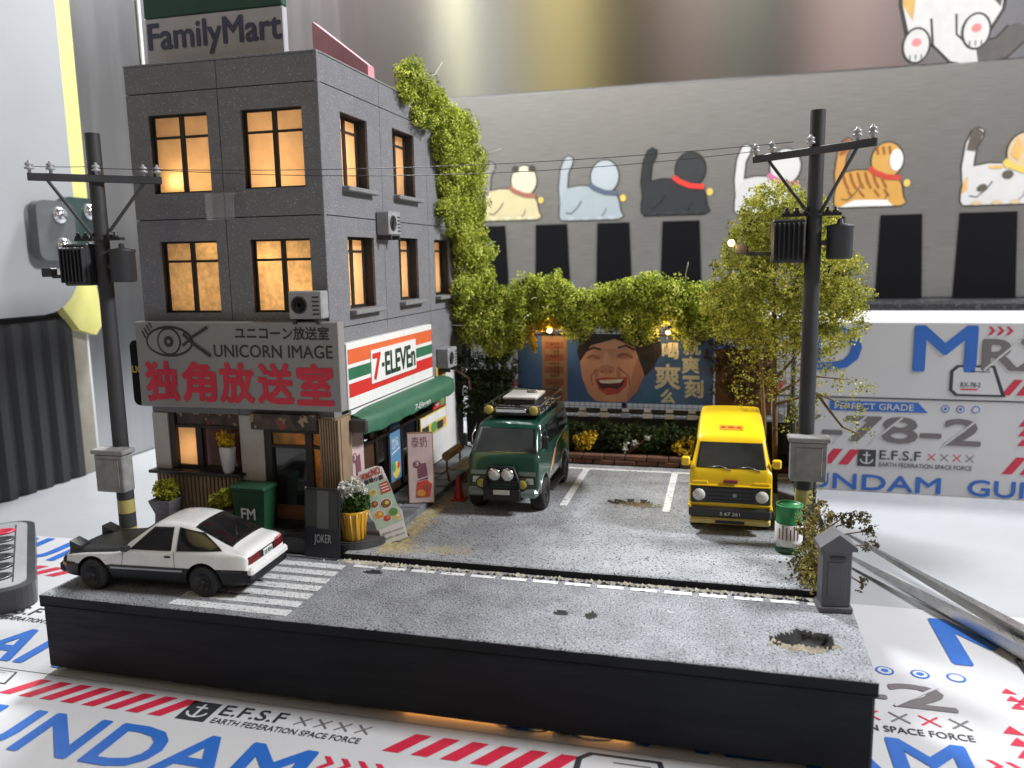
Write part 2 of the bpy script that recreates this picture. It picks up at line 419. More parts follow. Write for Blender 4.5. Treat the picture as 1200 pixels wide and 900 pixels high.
for (yy, zz) in ((38.5, 12.9), (38.6, 11.2), (40.9, 13.2), (41.0, 11.5)):
    MB().lathe([(0.5, 0), (0.5, 0.12), (0.36, 0.32), (0.2, 0.4), (0.0, 0.42)], 14, M=Matrix.Translation((-36.2 if yy < 39 else -36.3, yy, zz)) @ Matrix.Rotation(R(90), 4, 'Y')).build('stud', m_glass, sp)

# ------------------------------------------------------------------ cat stickers on the steel wall
def cat_sticker(x, z, w_, h, fill, tail, head, collar, bell, label, line=(0.05, 0.045, 0.04), extra=None):
    P = lambda a, b: (x+a*w_, z+b*h)
    M = front(79.99)
    fill, tail, head = [tuple(.8*q for q in c_) for c_ in (fill, tail, head)]
    cols = [line, fill, tail, head]
    ms = [mat('sticker_%02x%02x%02x' % tuple(int(255*min(1, q)) for q in c_), c_, 0.45, var=0.05, vs=0.6) for c_ in cols]
    body = [P(a, b) for a, b in ((.03, .05), (.06, 0), (.9, 0), (.97, .04), (.93, .12), (.9, .3), (.86, .38), (.55, .52), (.3, .53), (.14, .5), (.07, .38), (.03, .2))]
    tl = [P(a, b) for a, b in ((.04, .25), (.02, .5), (.05, .8), (.11, .96), (.17, 1.0), (.23, .96), (.22, .88), (.16, .75), (.14, .5), (.16, .4))]
    hd = [(x+w_*(.70+.20*math.cos(R(t))), z+h*(.66+.25*math.sin(R(t)))) for t in range(0, 360, 15)]
    def grow(pl, g):
        cx = sum(p[0] for p in pl)/len(pl); cy = sum(p[1] for p in pl)/len(pl); out = []
        n = len(pl); a = sum(pl[i][0]*pl[(i+1) % n][1]-pl[(i+1) % n][0]*pl[i][1] for i in range(n)); sg = 1 if a > 0 else -1
        for i in range(n):
            d = Vector(pl[(i+1) % n])-Vector(pl[i-1]); d.normalize(); q = Vector((d.y, -d.x))*g*sg
            out.append((pl[i][0]+q.x, pl[i][1]+q.y))
        return out
    mb = MB(); g = 0.014*h+0.05
    mb.poly(grow(tl, g), 0.02, 0, M); mb.poly(tl, 0.05, 2, M)
    mb.poly(grow(body, g), 0.03, 0, M); mb.poly(body, 0.06, 1, M)
    mb.poly(grow(hd, g), 0.04, 0, M); mb.poly(hd, 0.07, 3, M)
    mb.stroke([P(.12, .12), P(.2, .1), P(.3, .2), P(.36, .3)], 0.09, 0.08, 0, M)
    mb.stroke([P(.62, .02), P(.7, .1), P(.72, .17)], 0.07, 0.08, 0, M)
    for q in (.2, .42, .62, .8): mb.ell(*P(q, .025), .06*w_, .03*h, 0.085, 3, M, 10)
    if extra: extra(mb, P, M)
    more = getattr(extra, 'mats', []) if extra else []
    o = mb.build('cat_sticker', ms+more, label=label, cat='sticker', group='cat stickers along the steel wall')
    cm = mat('collar_%02x%02x%02x' % tuple(int(255*q) for q in collar), collar, 0.4, var=0.05)
    MB().stroke([P(.47, .56), P(.55, .49), P(.7, .42), P(.89, .40)], 0.075*h, 0.10, 0, M).build('collar', cm, o)
    bm_ = mat('bell_yellow', (0.7, 0.5, 0.12), 0.4)
    if bell: MB().ell(*P(.97, .32), .045*w_, .055*h, 0.10, 0, M, 12).build('bell', bm_, o)
    return o
brown = (0.10, 0.075, 0.05)
def siam(mb, P, M):
    for q in (.57, .83): mb.ell(*P(q, .86), .38, .34, 0.09, 0, M, 10)
    for q in ((.02, .36, .14, .30), (.03, .28, .14, .27)): mb.stroke([P(q[0], q[1]), P(q[2], q[3])], 0.07, 0.09, 0, M)
cat_sticker(-23.8, 13.95, 6.3, 5.7, (0.72, 0.63, 0.36), (0.30, 0.28, 0.24), (0.78, 0.72, 0.52), (0.33, 0.13, 0.09), True, 'cream cat sticker with brown collar nearest the ivy-covered building', extra=siam)
cat_sticker(-16.0, 13.75, 6.6, 6.1, (0.42, 0.48, 0.50), (0.45, 0.50, 0.53), (0.50, 0.55, 0.58), (0.09, 0.12, 0.16), True, 'pale blue-grey cat sticker with dark blue collar')
cat_sticker(-8.0, 14.0, 6.7, 6.2, (0.035, 0.037, 0.04), (0.03, 0.032, 0.035), (0.045, 0.048, 0.05), (0.72, 0.05, 0.04), True, 'black cat sticker with red collar', line=(0.015, 0.015, 0.016))
def plain(mb, P, M): mb.stroke([P(.25, .06), P(.4, .1), P(.5, .07)], 0.08, 0.09, 0, M)
cat_sticker(0.6, 13.9, 6.5, 6.2, (0.74, 0.73, 0.71), (0.78, 0.77, 0.75), (0.78, 0.77, 0.75), (0.55, 0.16, 0.30), False, 'plain white cat sticker with pink collar behind the leafy tree', extra=plain)
def tabby(mb, P, M):
    for q in (.12, .22, .32, .42, .52, .62): mb.stroke([P(q, .5), P(q+.04, .36), P(q+.09, .26)], 0.2, 0.09, 4, M)
    for q in (.2, .35, .55, .68): mb.stroke([P(q, .24), P(q+.07, .14)], 0.17, 0.09, 4, M)
    for q in (.56, .64, .72): mb.stroke([P(q, .86), P(q+.02, .74)], 0.2, 0.09, 4, M)
    mb.ell(*P(.82, .66), .55, .95, 0.095, 5, M, 14); mb.poly([P(.1, 0), P(.8, 0), P(.72, .09), P(.3, .1)], 0.088, 5, M)
    mb.poly([P(.07, .75), P(.16, .8), P(.22, .95), P(.15, 1.0), P(.1, .94)], 0.09, 4, M)
tabby.mats = [mat('tabby_brown', (0.32, 0.10, 0.03), 0.45), mat('sticker_white', (0.78, 0.77, 0.75), 0.45)]
cat_sticker(9.3, 14.2, 6.3, 6.0, (0.75, 0.40, 0.09), (0.72, 0.36, 0.10), (0.76, 0.42, 0.10), (0.55, 0.06, 0.04), True, 'striped orange tabby cat sticker with red collar behind the right pole', extra=tabby)
def calico(mb, P, M):
    mb.ell(*P(.25, .22), .42, .3, 0.09, 4, M, 12, rot=30); mb.ell(*P(.52, .38), .45, .38, 0.09, 4, M, 12); mb.ell(*P(.85, .28), .3, .3, 0.09, 4, M, 12)
    mb.poly([P(.06, .72), P(.15, .7), P(.23, .93), P(.17, 1.0), P(.1, .95)], 0.09, 4, M)
    mb.poly([P(.03, .15), P(.09, .2), P(.09, .38), P(.05, .3)], 0.09, 5, M); mb.poly([P(.3, .5), P(.5, .5), P(.45, .46), P(.33, .46)], 0.09, 5, M)
    mb.poly([P(.54, .62), P(.6, .86), P(.66, .7), P(.62, .55)], 0.09, 5, M); mb.ell(*P(.52, .5), .3, .25, 0.11, 6, M, 10)
calico.mats = [mat('calico_dark', (0.10, 0.085, 0.07), 0.45), mat('calico_orange', (0.72, 0.42, 0.12), 0.45), mat('bow_yellow', (0.75, 0.55, 0.12), 0.45)]
cat_sticker(19.6, 14.05, 7.2, 6.5, (0.76, 0.75, 0.73), (0.76, 0.75, 0.73), (0.78, 0.60, 0.36), (0.72, 0.52, 0.12), True, 'white calico cat sticker with dark spots and yellow collar at the right end', extra=calico)
# the big sitting cat above, only its lower half in view
mb = MB(); M = plane((0, 80.28, 26.1), (1, 0, 0), (0, -math.sin(R(4)), math.cos(R(4))))
ms = [mat('sitting_line', (0.05, 0.045, 0.045), 0.45), mat('sitting_white', (0.66, 0.65, 0.63), 0.45, var=0.05), mat('sitting_dark', (0.11, 0.10, 0.095), 0.45), mat('paw_pink', (0.72, 0.25, 0.25), 0.45), mat('sitting_orange', (0.66, 0.42, 0.14), 0.45)]
bd = [(14.2, 9), (14.3, 5.0), (15.0, 2.4), (16.0, 1.8), (19, 1.5), (21, 2.2), (22.0, 4.0), (22.4, 9)]
mb.poly([(13.9, 9), (14.0, 5.0), (14.7, 2.2), (16.0, 1.5), (19, 1.2), (21.2, 2.0), (22.3, 4.0), (22.7, 9)], 0.02, 0, M); mb.poly(bd, 0.04, 1, M)
mb.poly([(14.3, 9), (14.3, 5), (15.2, 3.6), (15.5, 9)], 0.05, 4, M); mb.poly([(20.8, 9), (21.2, 5), (21.9, 4.2), (22.4, 9)], 0.05, 2, M)
mb.ell(18.35, 11.4, 4.9, 4.0, 0.10, 0, M, 30); mb.ell(18.35, 11.4, 4.65, 3.75, 0.11, 1, M, 30)
for sx, mi_ in ((-1, 4), (1, 2)):
    mb.poly([(18.35+sx*4.3, 12.6), (18.35+sx*4.1, 16.6), (18.35+sx*1.6, 14.6)], 0.12, 0, M); mb.poly([(18.35+sx*4.1, 12.8), (18.35+sx*3.95, 16.1), (18.35+sx*1.9, 14.5)], 0.13, mi_, M)
    mb.ell(18.35+sx*1.8, 11.8, 0.4, 0.55, 0.14, 0, M, 14)
mb.stroke([(17.6, 10.4), (18.0, 10.1), (18.35, 10.4), (18.7, 10.1), (19.1, 10.4)], 0.12, 0.14, 0, M); mb.ell(18.35, 10.75, 0.3, 0.2, 0.14, 3, M, 12)
tp = [(17.6, 3.8), (17.8, 1.9), (18.8, 0.9), (20.4, 0.5), (22.2, 0.9), (23.3, 2.0)]
mb.stroke(tp, 2.1, 0.06, 0, M); mb.stroke(tp, 1.75, 0.07, 1, M); mb.stroke(tp[3:], 1.75, 0.08, 2, M); mb.ell(23.2, 1.9, 0.9, 0.9, 0.085, 2, M, 14)
for px_, pz in ((15.6, 1.6), (20.2, 2.4)):
    mb.ell(px_, pz, 1.15, 1.5, 0.09, 0, M, 18); mb.ell(px_, pz, 0.98, 1.33, 0.10, 1, M, 18); mb.ell(px_, pz+0.25, 0.4, 0.35, 0.11, 3, M, 10)
    for q in (-0.45, 0, 0.45): mb.stroke([(px_+q, pz-0.75), (px_+q, pz-1.15)], 0.09, 0.11, 0, M)
mb.build('cat_sticker', ms, label='large sitting calico cat sticker cut off by the top edge, paws down', cat='sticker', group='cat stickers along the steel wall')

# ------------------------------------------------------------------ printed sheet under the diorama and printed box behind
m_paper = mat('coated_paper', (0.58, 0.58, 0.595), 0.4, var=0.03, vs=0.4)
m_blue = mat('print_blue', (0.025, 0.135, 0.50), 0.4, var=0.05); m_red = mat('print_red', (0.56, 0.025, 0.06), 0.4, var=0.05)
m_greyp = mat('print_grey', (0.16, 0.145, 0.15), 0.45, var=0.05); m_dark = mat('print_dark', (0.035, 0.037, 0.045), 0.45, var=0.05)
m_lgrey = mat('print_light_grey', (0.45, 0.45, 0.46), 0.45, var=0.05)
PM = [m_blue, m_red, m_greyp, m_dark, m_lgrey, m_paper]
def stripes(mb, x0, x1, y0, y1, M, n, z=0.012, lean=0.9, mi=1):
    p = (x1-x0)/n
    for i in range(n):
        a = x0+i*p; mb.poly([(a, y0), (a+p*0.58, y0), (a+p*0.58+lean*(y1-y0)*0.75, y1), (a+lean*(y1-y0)*0.75, y1)], z, mi, M)
def logo(mb, x, y, s, M, z=0.012):
    mb.rect(x, y, x+s, y+s, z, 3, M)
    mb.stroke([(x+s*.5, y+s*.14), (x+s*.5, y+s*.88)], s*.09, z+.006, 5, M); mb.stroke([(x+s*.3, y+s*.68), (x+s*.7, y+s*.68)], s*.07, z+.008, 5, M)
    mb.stroke([(x+s*(.5+.34*math.cos(R(t))), y+s*(.48+.3*math.sin(R(t)))) for t in range(190, 351, 16)], s*.08, z+.010, 5, M)
def efsf(mb, x, y, k, M, z=0.012, crosses=True):
    """emblem, E.F.S.F and the small line below it; k = letter height"""
    logo(mb, x, y-0.75*k, 1.75*k, M, z)
    mb.text('E.F.S.F', x+2.1*k, y+0.05*k, x+5.9*k, y+1.0*k, z, 3, M, bold=0.02)
    mb.text('EARTH FEDERATION SPACE FORCE', x+2.1*k, y-0.7*k, x+10.6*k, y-0.25*k, z, 3, M, bold=0.012)
    for i in range(4):
        cx = x+(6.9+1.15*i)*k; cy = y+0.5*k; q = 0.36*k; mi = 1 if i % 2 == 0 and crosses else 2
        mb.stroke([(cx-q, cy-q), (cx+q, cy+q)], 0.1*k, z, mi, M); mb.stroke([(cx-q, cy+q), (cx+q, cy-q)], 0.1*k, z+.002, mi, M)
def arrows(mb, x, y, k, n, M, z=0.012):
    for i in range(n):
        a = x+i*k*0.95; mb.poly([(a, y), (a+.35*k, y), (a+.8*k, y+.5*k), (a+.35*k, y+k), (a, y+k), (a+.42*k, y+.5*k)], z, 1, M)
def tris(mb, x, y, k, n, M, z=0.012):
    for i in range(n): mb.poly([(x, y-i*k), (x+k, y-i*k), (x+k*.5, y-i*k+k*.75)], z, 1, M)
def circles(mb, x, y, k, M, z=0.012):
    for i in range(3):
        mb.ell(x+i*2.2*k, y, .6*k, .6*k, z, 0, M, 16); mb.ell(x+i*2.2*k, y, .45*k, .45*k, z+.003, 5, M, 16)
        if i < 2: mb.ell(x+i*2.2*k, y, .25*k, .25*k, z+.006, 0, M, 12)
def plaque(mb, x, y, w_, h, M, z=0.012):
    a = h*.18
    mb.poly([(x+a, y), (x+w_, y), (x+w_-2*a, y+h), (x+a, y+h), (x, y+h-a), (x, y+a)], z, 3, M)
    q = h*.07; mb.poly([(x+a+q, y+q), (x+w_-2*q, y+q), (x+w_-2*a-q, y+h-q), (x+a+q, y+h-q), (x+q*1.4, y+h-a-q*.5), (x+q*1.4, y+a+q*.5)], z+.004, 5, M)
    mb.text('RX-78-2', x+w_*.2, y+h*.3, x+w_*.55, y+h*.45, z+.008, 3, M, bold=.02); mb.rect(x+w_*.2, y+h*.2, x+w_*.5, y+h*.25, z+.008, 1, M)
    mb.stroke([(x+w_*.35, y+h*.8), (x+w_*.7, y+h*.8)], h*.03, z+.008, 3, M)
def split_text(mb, t, x0, y0, x1, y1, M, mi=2, z=0.012):
    mb.text(t, x0, y0, x1, y1, z, mi, M, bold=0.045, spacing=0.95)
    w_ = (x1-x0)/len(t)
    for i, ch in enumerate(t):
        if ch in '-': continue
        a = x0+w_*i; mb.stroke([(a+w_*.05, y0-0.02), (a+w_*.9, y1+0.02)], (y1-y0)*.07, z+.022, 5, M)
sh = MB().box(-60, 22, 19.36, 30.2, T+0.005, T+0.03).build('printed_sheet', m_paper, org=(-19, 25, T), label='white printed sheet lying under the diorama, seen left and right of it', cat='printed sheet')
M = flat(T+0.03)
def put(fn, name, parent, *a, **k):
    mb = MB(); fn(mb, *a, **k); return mb.build(name, PM, parent)
def gundam(mb, x, y0, y1, M, w_):
    mb.text('GUNDAM', x, y0, x+w_, y1, 0.012, 0, M, bold=0.035, spacing=1.02)
put(gundam, 'blue_lettering', sh, -32.9, 27.6, 30.0, M, 13.2); put(MB.text, 'blue_lettering', sh, 'M', 7.2, 26.2, 9.9, 29.4, 0.012, 0, M, bold=0.035); put(plaque, 'plaque_print', sh, 9.0, 25.3, 3.0, 1.9, M)
put(stripes, 'hazard_stripes', sh, -31.4, -26.2, 26.1, 27.0, M, 6); put(stripes, 'hazard_stripes', sh, 8.2, 13, 24.0, 25.0, M, 5)
put(MB.text, 'small_lettering', sh, 'PERFECT GRADE', -33, 24.9, -27.4, 25.6, 0.012, 0, M, bold=.02); put(circles, 'ring_marks', sh, 5.0, 25.25, 0.45, M)
put(split_text, 'grey_lettering', sh, 'RX-78-2', -5.2, 23.2, 6.5, 24.5, M); put(split_text, 'grey_lettering', sh, 'RX-78-2', -38, 23.4, -29.5, 24.7, M)
put(efsf, 'emblem_lettering', sh, -27.9, 22.75, 0.62, M); put(efsf, 'emblem_lettering', sh, -0.4, 22.25, 0.66, M)
put(gundam, 'blue_lettering', sh, -32.5, 19.75, 21.8, M, 12.2); put(gundam, 'blue_lettering', sh, -6.2, 19.7, 21.5, M, 12.4)
put(arrows, 'red_arrows', sh, 6.6, 20.6, 0.45, 4, M); put(tris, 'red_triangles', sh, 8.0, 24.6, 0.42, 3, M); put(tris, 'red_triangles', sh, 7.4, 22.4, 0.55, 3, M)
fs = MB().box(-60, 24, 2, 19.30, T+0.005, T+0.036).build('printed_sheet', m_paper, org=(-18, 12, T), label='white printed sheet with red hazard stripes in front of the diorama', cat='printed sheet')
M = flat(T+0.036)
put(stripes, 'hazard_stripes', fs, -20.9, -14.9, 18.05, 19.0, M, 8); put(efsf, 'emblem_lettering', fs, -14.75, 18.45, 0.53, M, crosses=False)
put(stripes, 'hazard_stripes', fs, -8.4, -3.6, 17.95, 18.85, M, 6); put(stripes, 'hazard_stripes', fs, -29, -23, 18.05, 19.0, M, 8); put(plaque, 'plaque_print', fs, -3.4, 17.5, 2.7, 1.6, M); put(efsf, 'emblem_lettering', fs, 2.0, 18.3, 0.55, M)
put(gundam, 'blue_lettering', fs, -22.4, 15.75, 17.5, M, 12.4); put(gundam, 'blue_lettering', fs, -6.2, 15.75, 17.5, M, 12.4); put(arrows, 'red_arrows', fs, -9.75, 16.9, 0.5, 4, M); put(plaque, 'plaque_print', fs, -24.9, 16.2, 2.2, 1.6, M)
put(plaque, 'plaque_print', fs, -22.9, 18.5, 1.8, 0.7, M)
put(split_text, 'grey_lettering', fs, 'RX-78-2', -20, 13.4, -10, 14.8, M)
bx = MB(); bxm = at(0, 45.75, 0, -1.2)
bx.box(-14.8, 34, 0, 9, T, 2.44, bev=0.03, M=bxm); bx.box(-14.8, 34, -0.05, 9, 2.5, 6.5, bev=0.06, M=bxm)
bxo = bx.build('printed_box', m_paper, org=(9, 50, T), label='long white printed carton standing behind the diorama', cat='box')
M = bxm @ front(-0.06)
put(MB.text, 'blue_lettering', bxo, 'D', 4.6, 4.0, 7.0, 6.25, 0.012, 0, M, bold=0.035); put(MB.text, 'blue_lettering', bxo, 'M', 9.6, 4.0, 12.4, 6.25, 0.012, 0, M, bold=0.04); put(MB.text, 'blue_lettering', bxo, 'GU', -1.6, 4.0, 2.6, 6.25, 0.012, 0, M, bold=0.035)
put(arrows, 'red_arrows', bxo, 12.9, 5.85, 0.42, 3, M); put(arrows, 'red_arrows', bxo, 14.5, 5.85, 0.42, 3, M); put(split_text, 'grey_lettering', bxo, 'RX', 12.75, 4.1, 16.4, 5.6, M)
put(plaque, 'plaque_print', bxo, 11.3, 2.7, 2.6, 1.6, M); put(stripes, 'hazard_stripes', bxo, 13.7, 17, 2.8, 3.6, M, 5)
put(stripes, 'hazard_stripes', bxo, -14.4, -11.4, 2.6, 3.3, M, 5); put(stripes, 'hazard_stripes', bxo, 0.6, 3.2, 2.6, 3.3, M, 4); put(stripes, 'hazard_stripes', bxo, -8, -3, 2.6, 3.3, M, 7)
M = bxm @ front(-0.004)
put(MB.poly, 'blue_bar', bxo, [(5.6, 1.75), (10.4, 1.75), (9.9, 2.28), (5.6, 2.28)], 0.012, 0, M); put(MB.text, 'small_lettering', bxo, 'PERFECT GRADE', 5.85, 1.85, 9.7, 2.18, 0.02, 5, M, bold=.02)
put(MB.text, 'small_lettering', bxo, 'BILL', 3.0, 1.8, 4.4, 2.15, 0.012, 2, M, bold=.02)
put(circles, 'ring_marks', bxo, 11.2, 2.0, 0.32, M)
put(split_text, 'grey_lettering', bxo, 'RX-78-2', 0.6, 0.1, 12.9, 1.45, M); put(tris, 'red_triangles', bxo, 14.6, 1.2, 0.5, 3, M)
put(stripes, 'hazard_stripes', bxo, 5.3, 7.0, -1.2, -0.35, M, 2); put(efsf, 'emblem_lettering', bxo, 7.1, -0.85, 0.52, M); put(stripes, 'hazard_stripes', bxo, 14.0, 18, -1.3, -0.4, M, 5)
put(gundam, 'blue_lettering', bxo, 3.2, -2.55, -1.7, M, 8.0); put(gundam, 'blue_lettering', bxo, 12.5, -2.55, -1.7, M, 7.0)

# ------------------------------------------------------------------ tweezers and handset on the table
m_tw = mat('tweezer_steel', (0.62, 0.61, 0.59), 0.3, metal=1.0, var=0.1, vs=1, stretch=(3, 0.3, 1), bump=0.05, bs=10)
tw = thing('tweezers', 'open steel tweezers lying on the table to the right of the diorama', 'tweezers', (8, 31, T))
def arm(p0, p1, z0, z1, w0, w1):
    a = Vector(p0+(z0,)); b = Vector(p1+(z1,)); d = (b-a); q = Vector((-d.y, d.x, 0)).normalized(); mb = MB(); st = []
    for k, t in enumerate((0, .12, .35, .6, .85, 1.0)):
        c = a.lerp(b, t); ww = w0+(w1-w0)*min(1, t*1.15)**0.9; hh = 0.05+0.22*t
        st.append([c-q*ww/2+Vector((0, 0, -hh)), c+q*ww/2+Vector((0, 0, -hh)), c+q*ww*0.42+Vector((0, 0, hh)), c-q*ww*0.42+Vector((0, 0, hh))])
    v = [p for r in st for p in r]; f = []
    for i in range(len(st)-1):
        for j in range(4): f.append((i*4+j, i*4+(j+1) % 4, (i+1)*4+(j+1) % 4, (i+1)*4+j))
    f += [(3, 2, 1, 0), tuple(len(v)-4+j for j in range(4))]
    mb.add(v, f); mb.build('arm', m_tw, tw)
arm((5.41, 36.4), (11.6, 23.5), -2.05, -2.2, 0.06, 0.6)
arm((5.36, 34.3), (11.3, 23.45), -2.35, -2.35, 0.06, 0.6)
m_dev = mat('device_dark', (0.05, 0.05, 0.055), 0.35, var=0.1); m_face = mat('device_face', (0.34, 0.34, 0.35), 0.4, var=0.05)
dv = thing('handset', 'grey button handset with dark rounded edge lying at the left edge', 'handset', (-24.7, 23.4, T), world=False, rotz=45)
MB().prism(rounded(-8, 0, 0, 9.6, 0.9), 0.03, 0.9).build('case', m_dev, dv)
MB().prism(rounded(-7.7, 0.3, -0.3, 9.3, 0.7), 0.902, 0.95).build('face_plate', m_face, dv)
for i in range(6):
    for j in range(2):
        b_ = MB(); b_.lathe([(0.62, 0.95), (0.62, 1.0), (0.42, 1.02), (0.4, 0.98), (0.0, 0.99)], 18, M=Matrix.Translation((-1.35-j*1.9, 1.6+i*1.25, 0)) @ Matrix.Diagonal((1, .75, 1, 1)))
        b_.build('button', m_red if (i == 5 and j == 0) else m_dev, dv)
MB().stroke([(-.75, .8), (-.75, 8.8)], 0.06, 0.956).build('face_line', m_dev, dv)
# coloured boards added out of view behind the viewer, only for their streaks in the steel
for (a, b, c_, nm_, lb) in ((-47, -32, (.80, .66, .24), 'yellow_streak_board', 'added unseen yellow board whose reflection is the yellow streak in the steel'), (-15, -2, (.20, .14, .12), 'brown_streak_board', 'added unseen brown board mirrored as a brown streak in the steel'), (0, 7, (.12, .16, .11), 'green_board', 'added unseen green board mirrored as a green streak in the steel'), (17, 35, (.36, .25, .22), 'pink_streak_board', 'added unseen dusty pink board mirrored as the pinkish streak in the steel'), (-80, -52, (.30, .30, .31), 'grey_streak_board', 'added unseen grey board mirrored left of the yellow streak in the steel'), (40, 75, (.26, .26, .27), 'slate_streak_board', 'added unseen slate board mirrored at the right end of the steel')):
    MB().box(a, b, -42, -40, T, 120, bev=.2).build(nm_, mat(nm_, c_, .6, var=.1), label=lb, cat='board')
# ------------------------------------------------------------------ diorama base, road, parking lot
dark_sp = ((0.015, 0.015, 0.017), 16, 0.60, 0.05)
m_asph = mat('asphalt', (0.28, 0.287, 0.31), 0.8, var=0.28, vs=1.1, bump=0.8, bs=16, speck=[((0.42, 0.425, 0.44), 21, 0.575, 0.08), ((0.018, 0.018, 0.022), 18, 0.565, 0.05)], dirt=0.42)
m_park = mat('parking_asphalt', (0.31, 0.32, 0.34), 0.8, var=0.2, vs=0.9, bump=0.8, bs=15, speck=[((0.45, 0.46, 0.47), 19, 0.575, 0.08), ((0.018, 0.018, 0.02), 15, 0.58, 0.05)], dirt=0.32)
m_basepaint = mat('black_base_paint', (0.006, 0.007, 0.010), 0.6, var=0.4, vs=0.8, stretch=(0.25, 1, 1.5), bump=0.35, bs=5, rv=0.2, spec=0.25)
m_paint = mat('road_paint', (0.80, 0.81, 0.81), 0.6, var=0.08, speck=[((0.2, 0.2, 0.21), 7, 0.60, 0.08)], bump=0.3, bs=14)
m_paint2 = mat('worn_paint', (0.72, 0.73, 0.74), 0.7, var=0.12, speck=[((0.3, 0.3, 0.31), 6, 0.60, 0.12), ((0.08, 0.08, 0.08), 18, 0.60, 0.05)], bump=0.3, bs=14)
m_walk = mat('dark_paving', (0.055, 0.056, 0.06), 0.6, var=0.3, vs=1.5, bump=0.5, bs=10)
m_tile = mat('grey_paving', (0.17, 0.18, 0.19), 0.6, var=0.3, vs=1.3, bump=0.4, bs=9)
m_rubble = mat('rubble', (0.42, 0.38, 0.28), 0.9, var=0.3, vs=3)
m_hole = mat('broken_asphalt', (0.022, 0.021, 0.021), 0.9, var=0.4, vs=4, bump=0.8, bs=10)
BASE = thing('diorama_base', 'black painted diorama base carrying the miniature road and parking lot', 'base', (-8.3, 30, -2.5))
b_ = MB(); b_.box(-20.35, 3.69, 19.44, 41.0, -2.42, -0.36, bev=0.06)
for (x, y) in ((-18, 20.4), (-5.2, 20.2), (-3.9, 20.2), (2.6, 20.5), (-18, 39.5), (2.6, 39.5)): b_.cyl((x, y, -2.62), (x, y, -2.42), 0.45, n=12)
b_.build('plinth', m_basepaint, BASE)
MB().box(-20.42, 3.76, 19.38, 41.15, -0.42, -0.32, bev=0.04).build('top_slab', m_basepaint, BASE)
from mathutils import noise as mn
def hole_h(x, y, hs):
    d = 0.0
    for (cx, cy, rx, ry, dep) in hs:
        q = math.hypot((x-cx)/rx, (y-cy)/ry)+0.35*mn.noise(Vector((x*2.1, y*2.1, cx)))
        if q < 1: d = min(d, -dep*min(1, (1-q)*4))
    return d
def ground_grid(name, x0, x1, y0, y1, z, st, hs, mats, skirt, cut=None):
    nx = int((x1-x0)/st); ny = int((y1-y0)/st); v = []; f = []; mi = []
    for j in range(ny+1):
        for i in range(nx+1):
            x = x0+(x1-x0)*i/nx; y = y0+(y1-y0)*j/ny; e = min(x-x0, x1-x, y-y0, y1-y)
            h = 0.012*mn.noise(Vector((x*0.9, y*0.9, z)))+0.008*mn.noise(Vector((x*4, y*4, 3)))
            if e < 0.1: h -= 0.04*(1-e/0.1)
            v.append((x, y, z+h+hole_h(x, y, hs)))
    for j in range(ny):
        for i in range(nx):
            a = j*(nx+1)+i; f.append((a, a+1, a+nx+2, a+nx+1))
            c = v[a]; mi.append(1 if hole_h(c[0]+st/2, c[1]+st/2, hs) < -0.015 else 0)
    mb = MB(); mb.v = v; mb.f = f; mb.m = mi; mb.s = [True]*len(f)
    per = [i for i in range(nx+1)]+[j*(nx+1)+nx for j in range(1, ny+1)]+[ny*(nx+1)+i for i in range(nx-1, -1, -1)]+[j*(nx+1) for j in range(ny-1, 0, -1)]
    n = len(per); o = len(mb.v); mb.v += [(v[p][0], v[p][1], z-skirt) for p in per]
    for k in range(n): mb.f.append([per[k], o+k, o+(k+1) % n, per[(k+1) % n]]); mb.m.append(2); mb.s.append(False)
    return mb.build(name, mats, BASE)
road_h = [(2.25, 21.25, 0.88, 0.6, 0.27), (-4.35, 21.55, 0.22, 0.16, 0.05), (-3.45, 21.55, 0.18, 0.28, 0.05), (-11.0, 23.25, 0.4, 0.2, 0.03)]
ground_grid('road_surface', -20.4, 3.74, 19.4, 24.3, 0.0, 0.07, road_h, [m_asph, m_hole, m_basepaint], 0.33)
park_h = [(-3.45, 31.8, 0.85, 0.42, 0.12)]
ground_grid('parking_surface', -12.4, 3.55, 24.12, 37.6, 0.25, 0.13, park_h, [m_park, m_hole, m_basepaint], 0.26)
MB().box(-20.4, -12.45, 24.31, 41.1, -0.31, 0.01).build('ground_block', m_basepaint, BASE)
MB().box(3.56, 3.74, 24.31, 41.1, -0.31, 0.2).build('edge_strip', m_basepaint, BASE)
for i in range(7):
    y = 19.62+i*0.60
    MB().box(-15.9, -12.0+0.04*math.sin(i*7), y, y+0.38, -0.02, 0.016).build('crossing_stripe', m_paint2, BASE)
for i in range(15):
    x = -11.75+i*1.02
    MB().box(x, x+0.80, 23.52, 23.72, -0.02, 0.018).build('lane_dash', m_paint, BASE)
MB().box(-9.9, 2.9, 36.55, 36.78, 0.24, 0.268).build('bay_line', m_paint, BASE)
for x in (-6.06, -2.0, 2.15):
    MB().box(x-0.14, x+0.14, 30.75, 36.54, 0.24, 0.268).build('bay_line', m_paint, BASE)
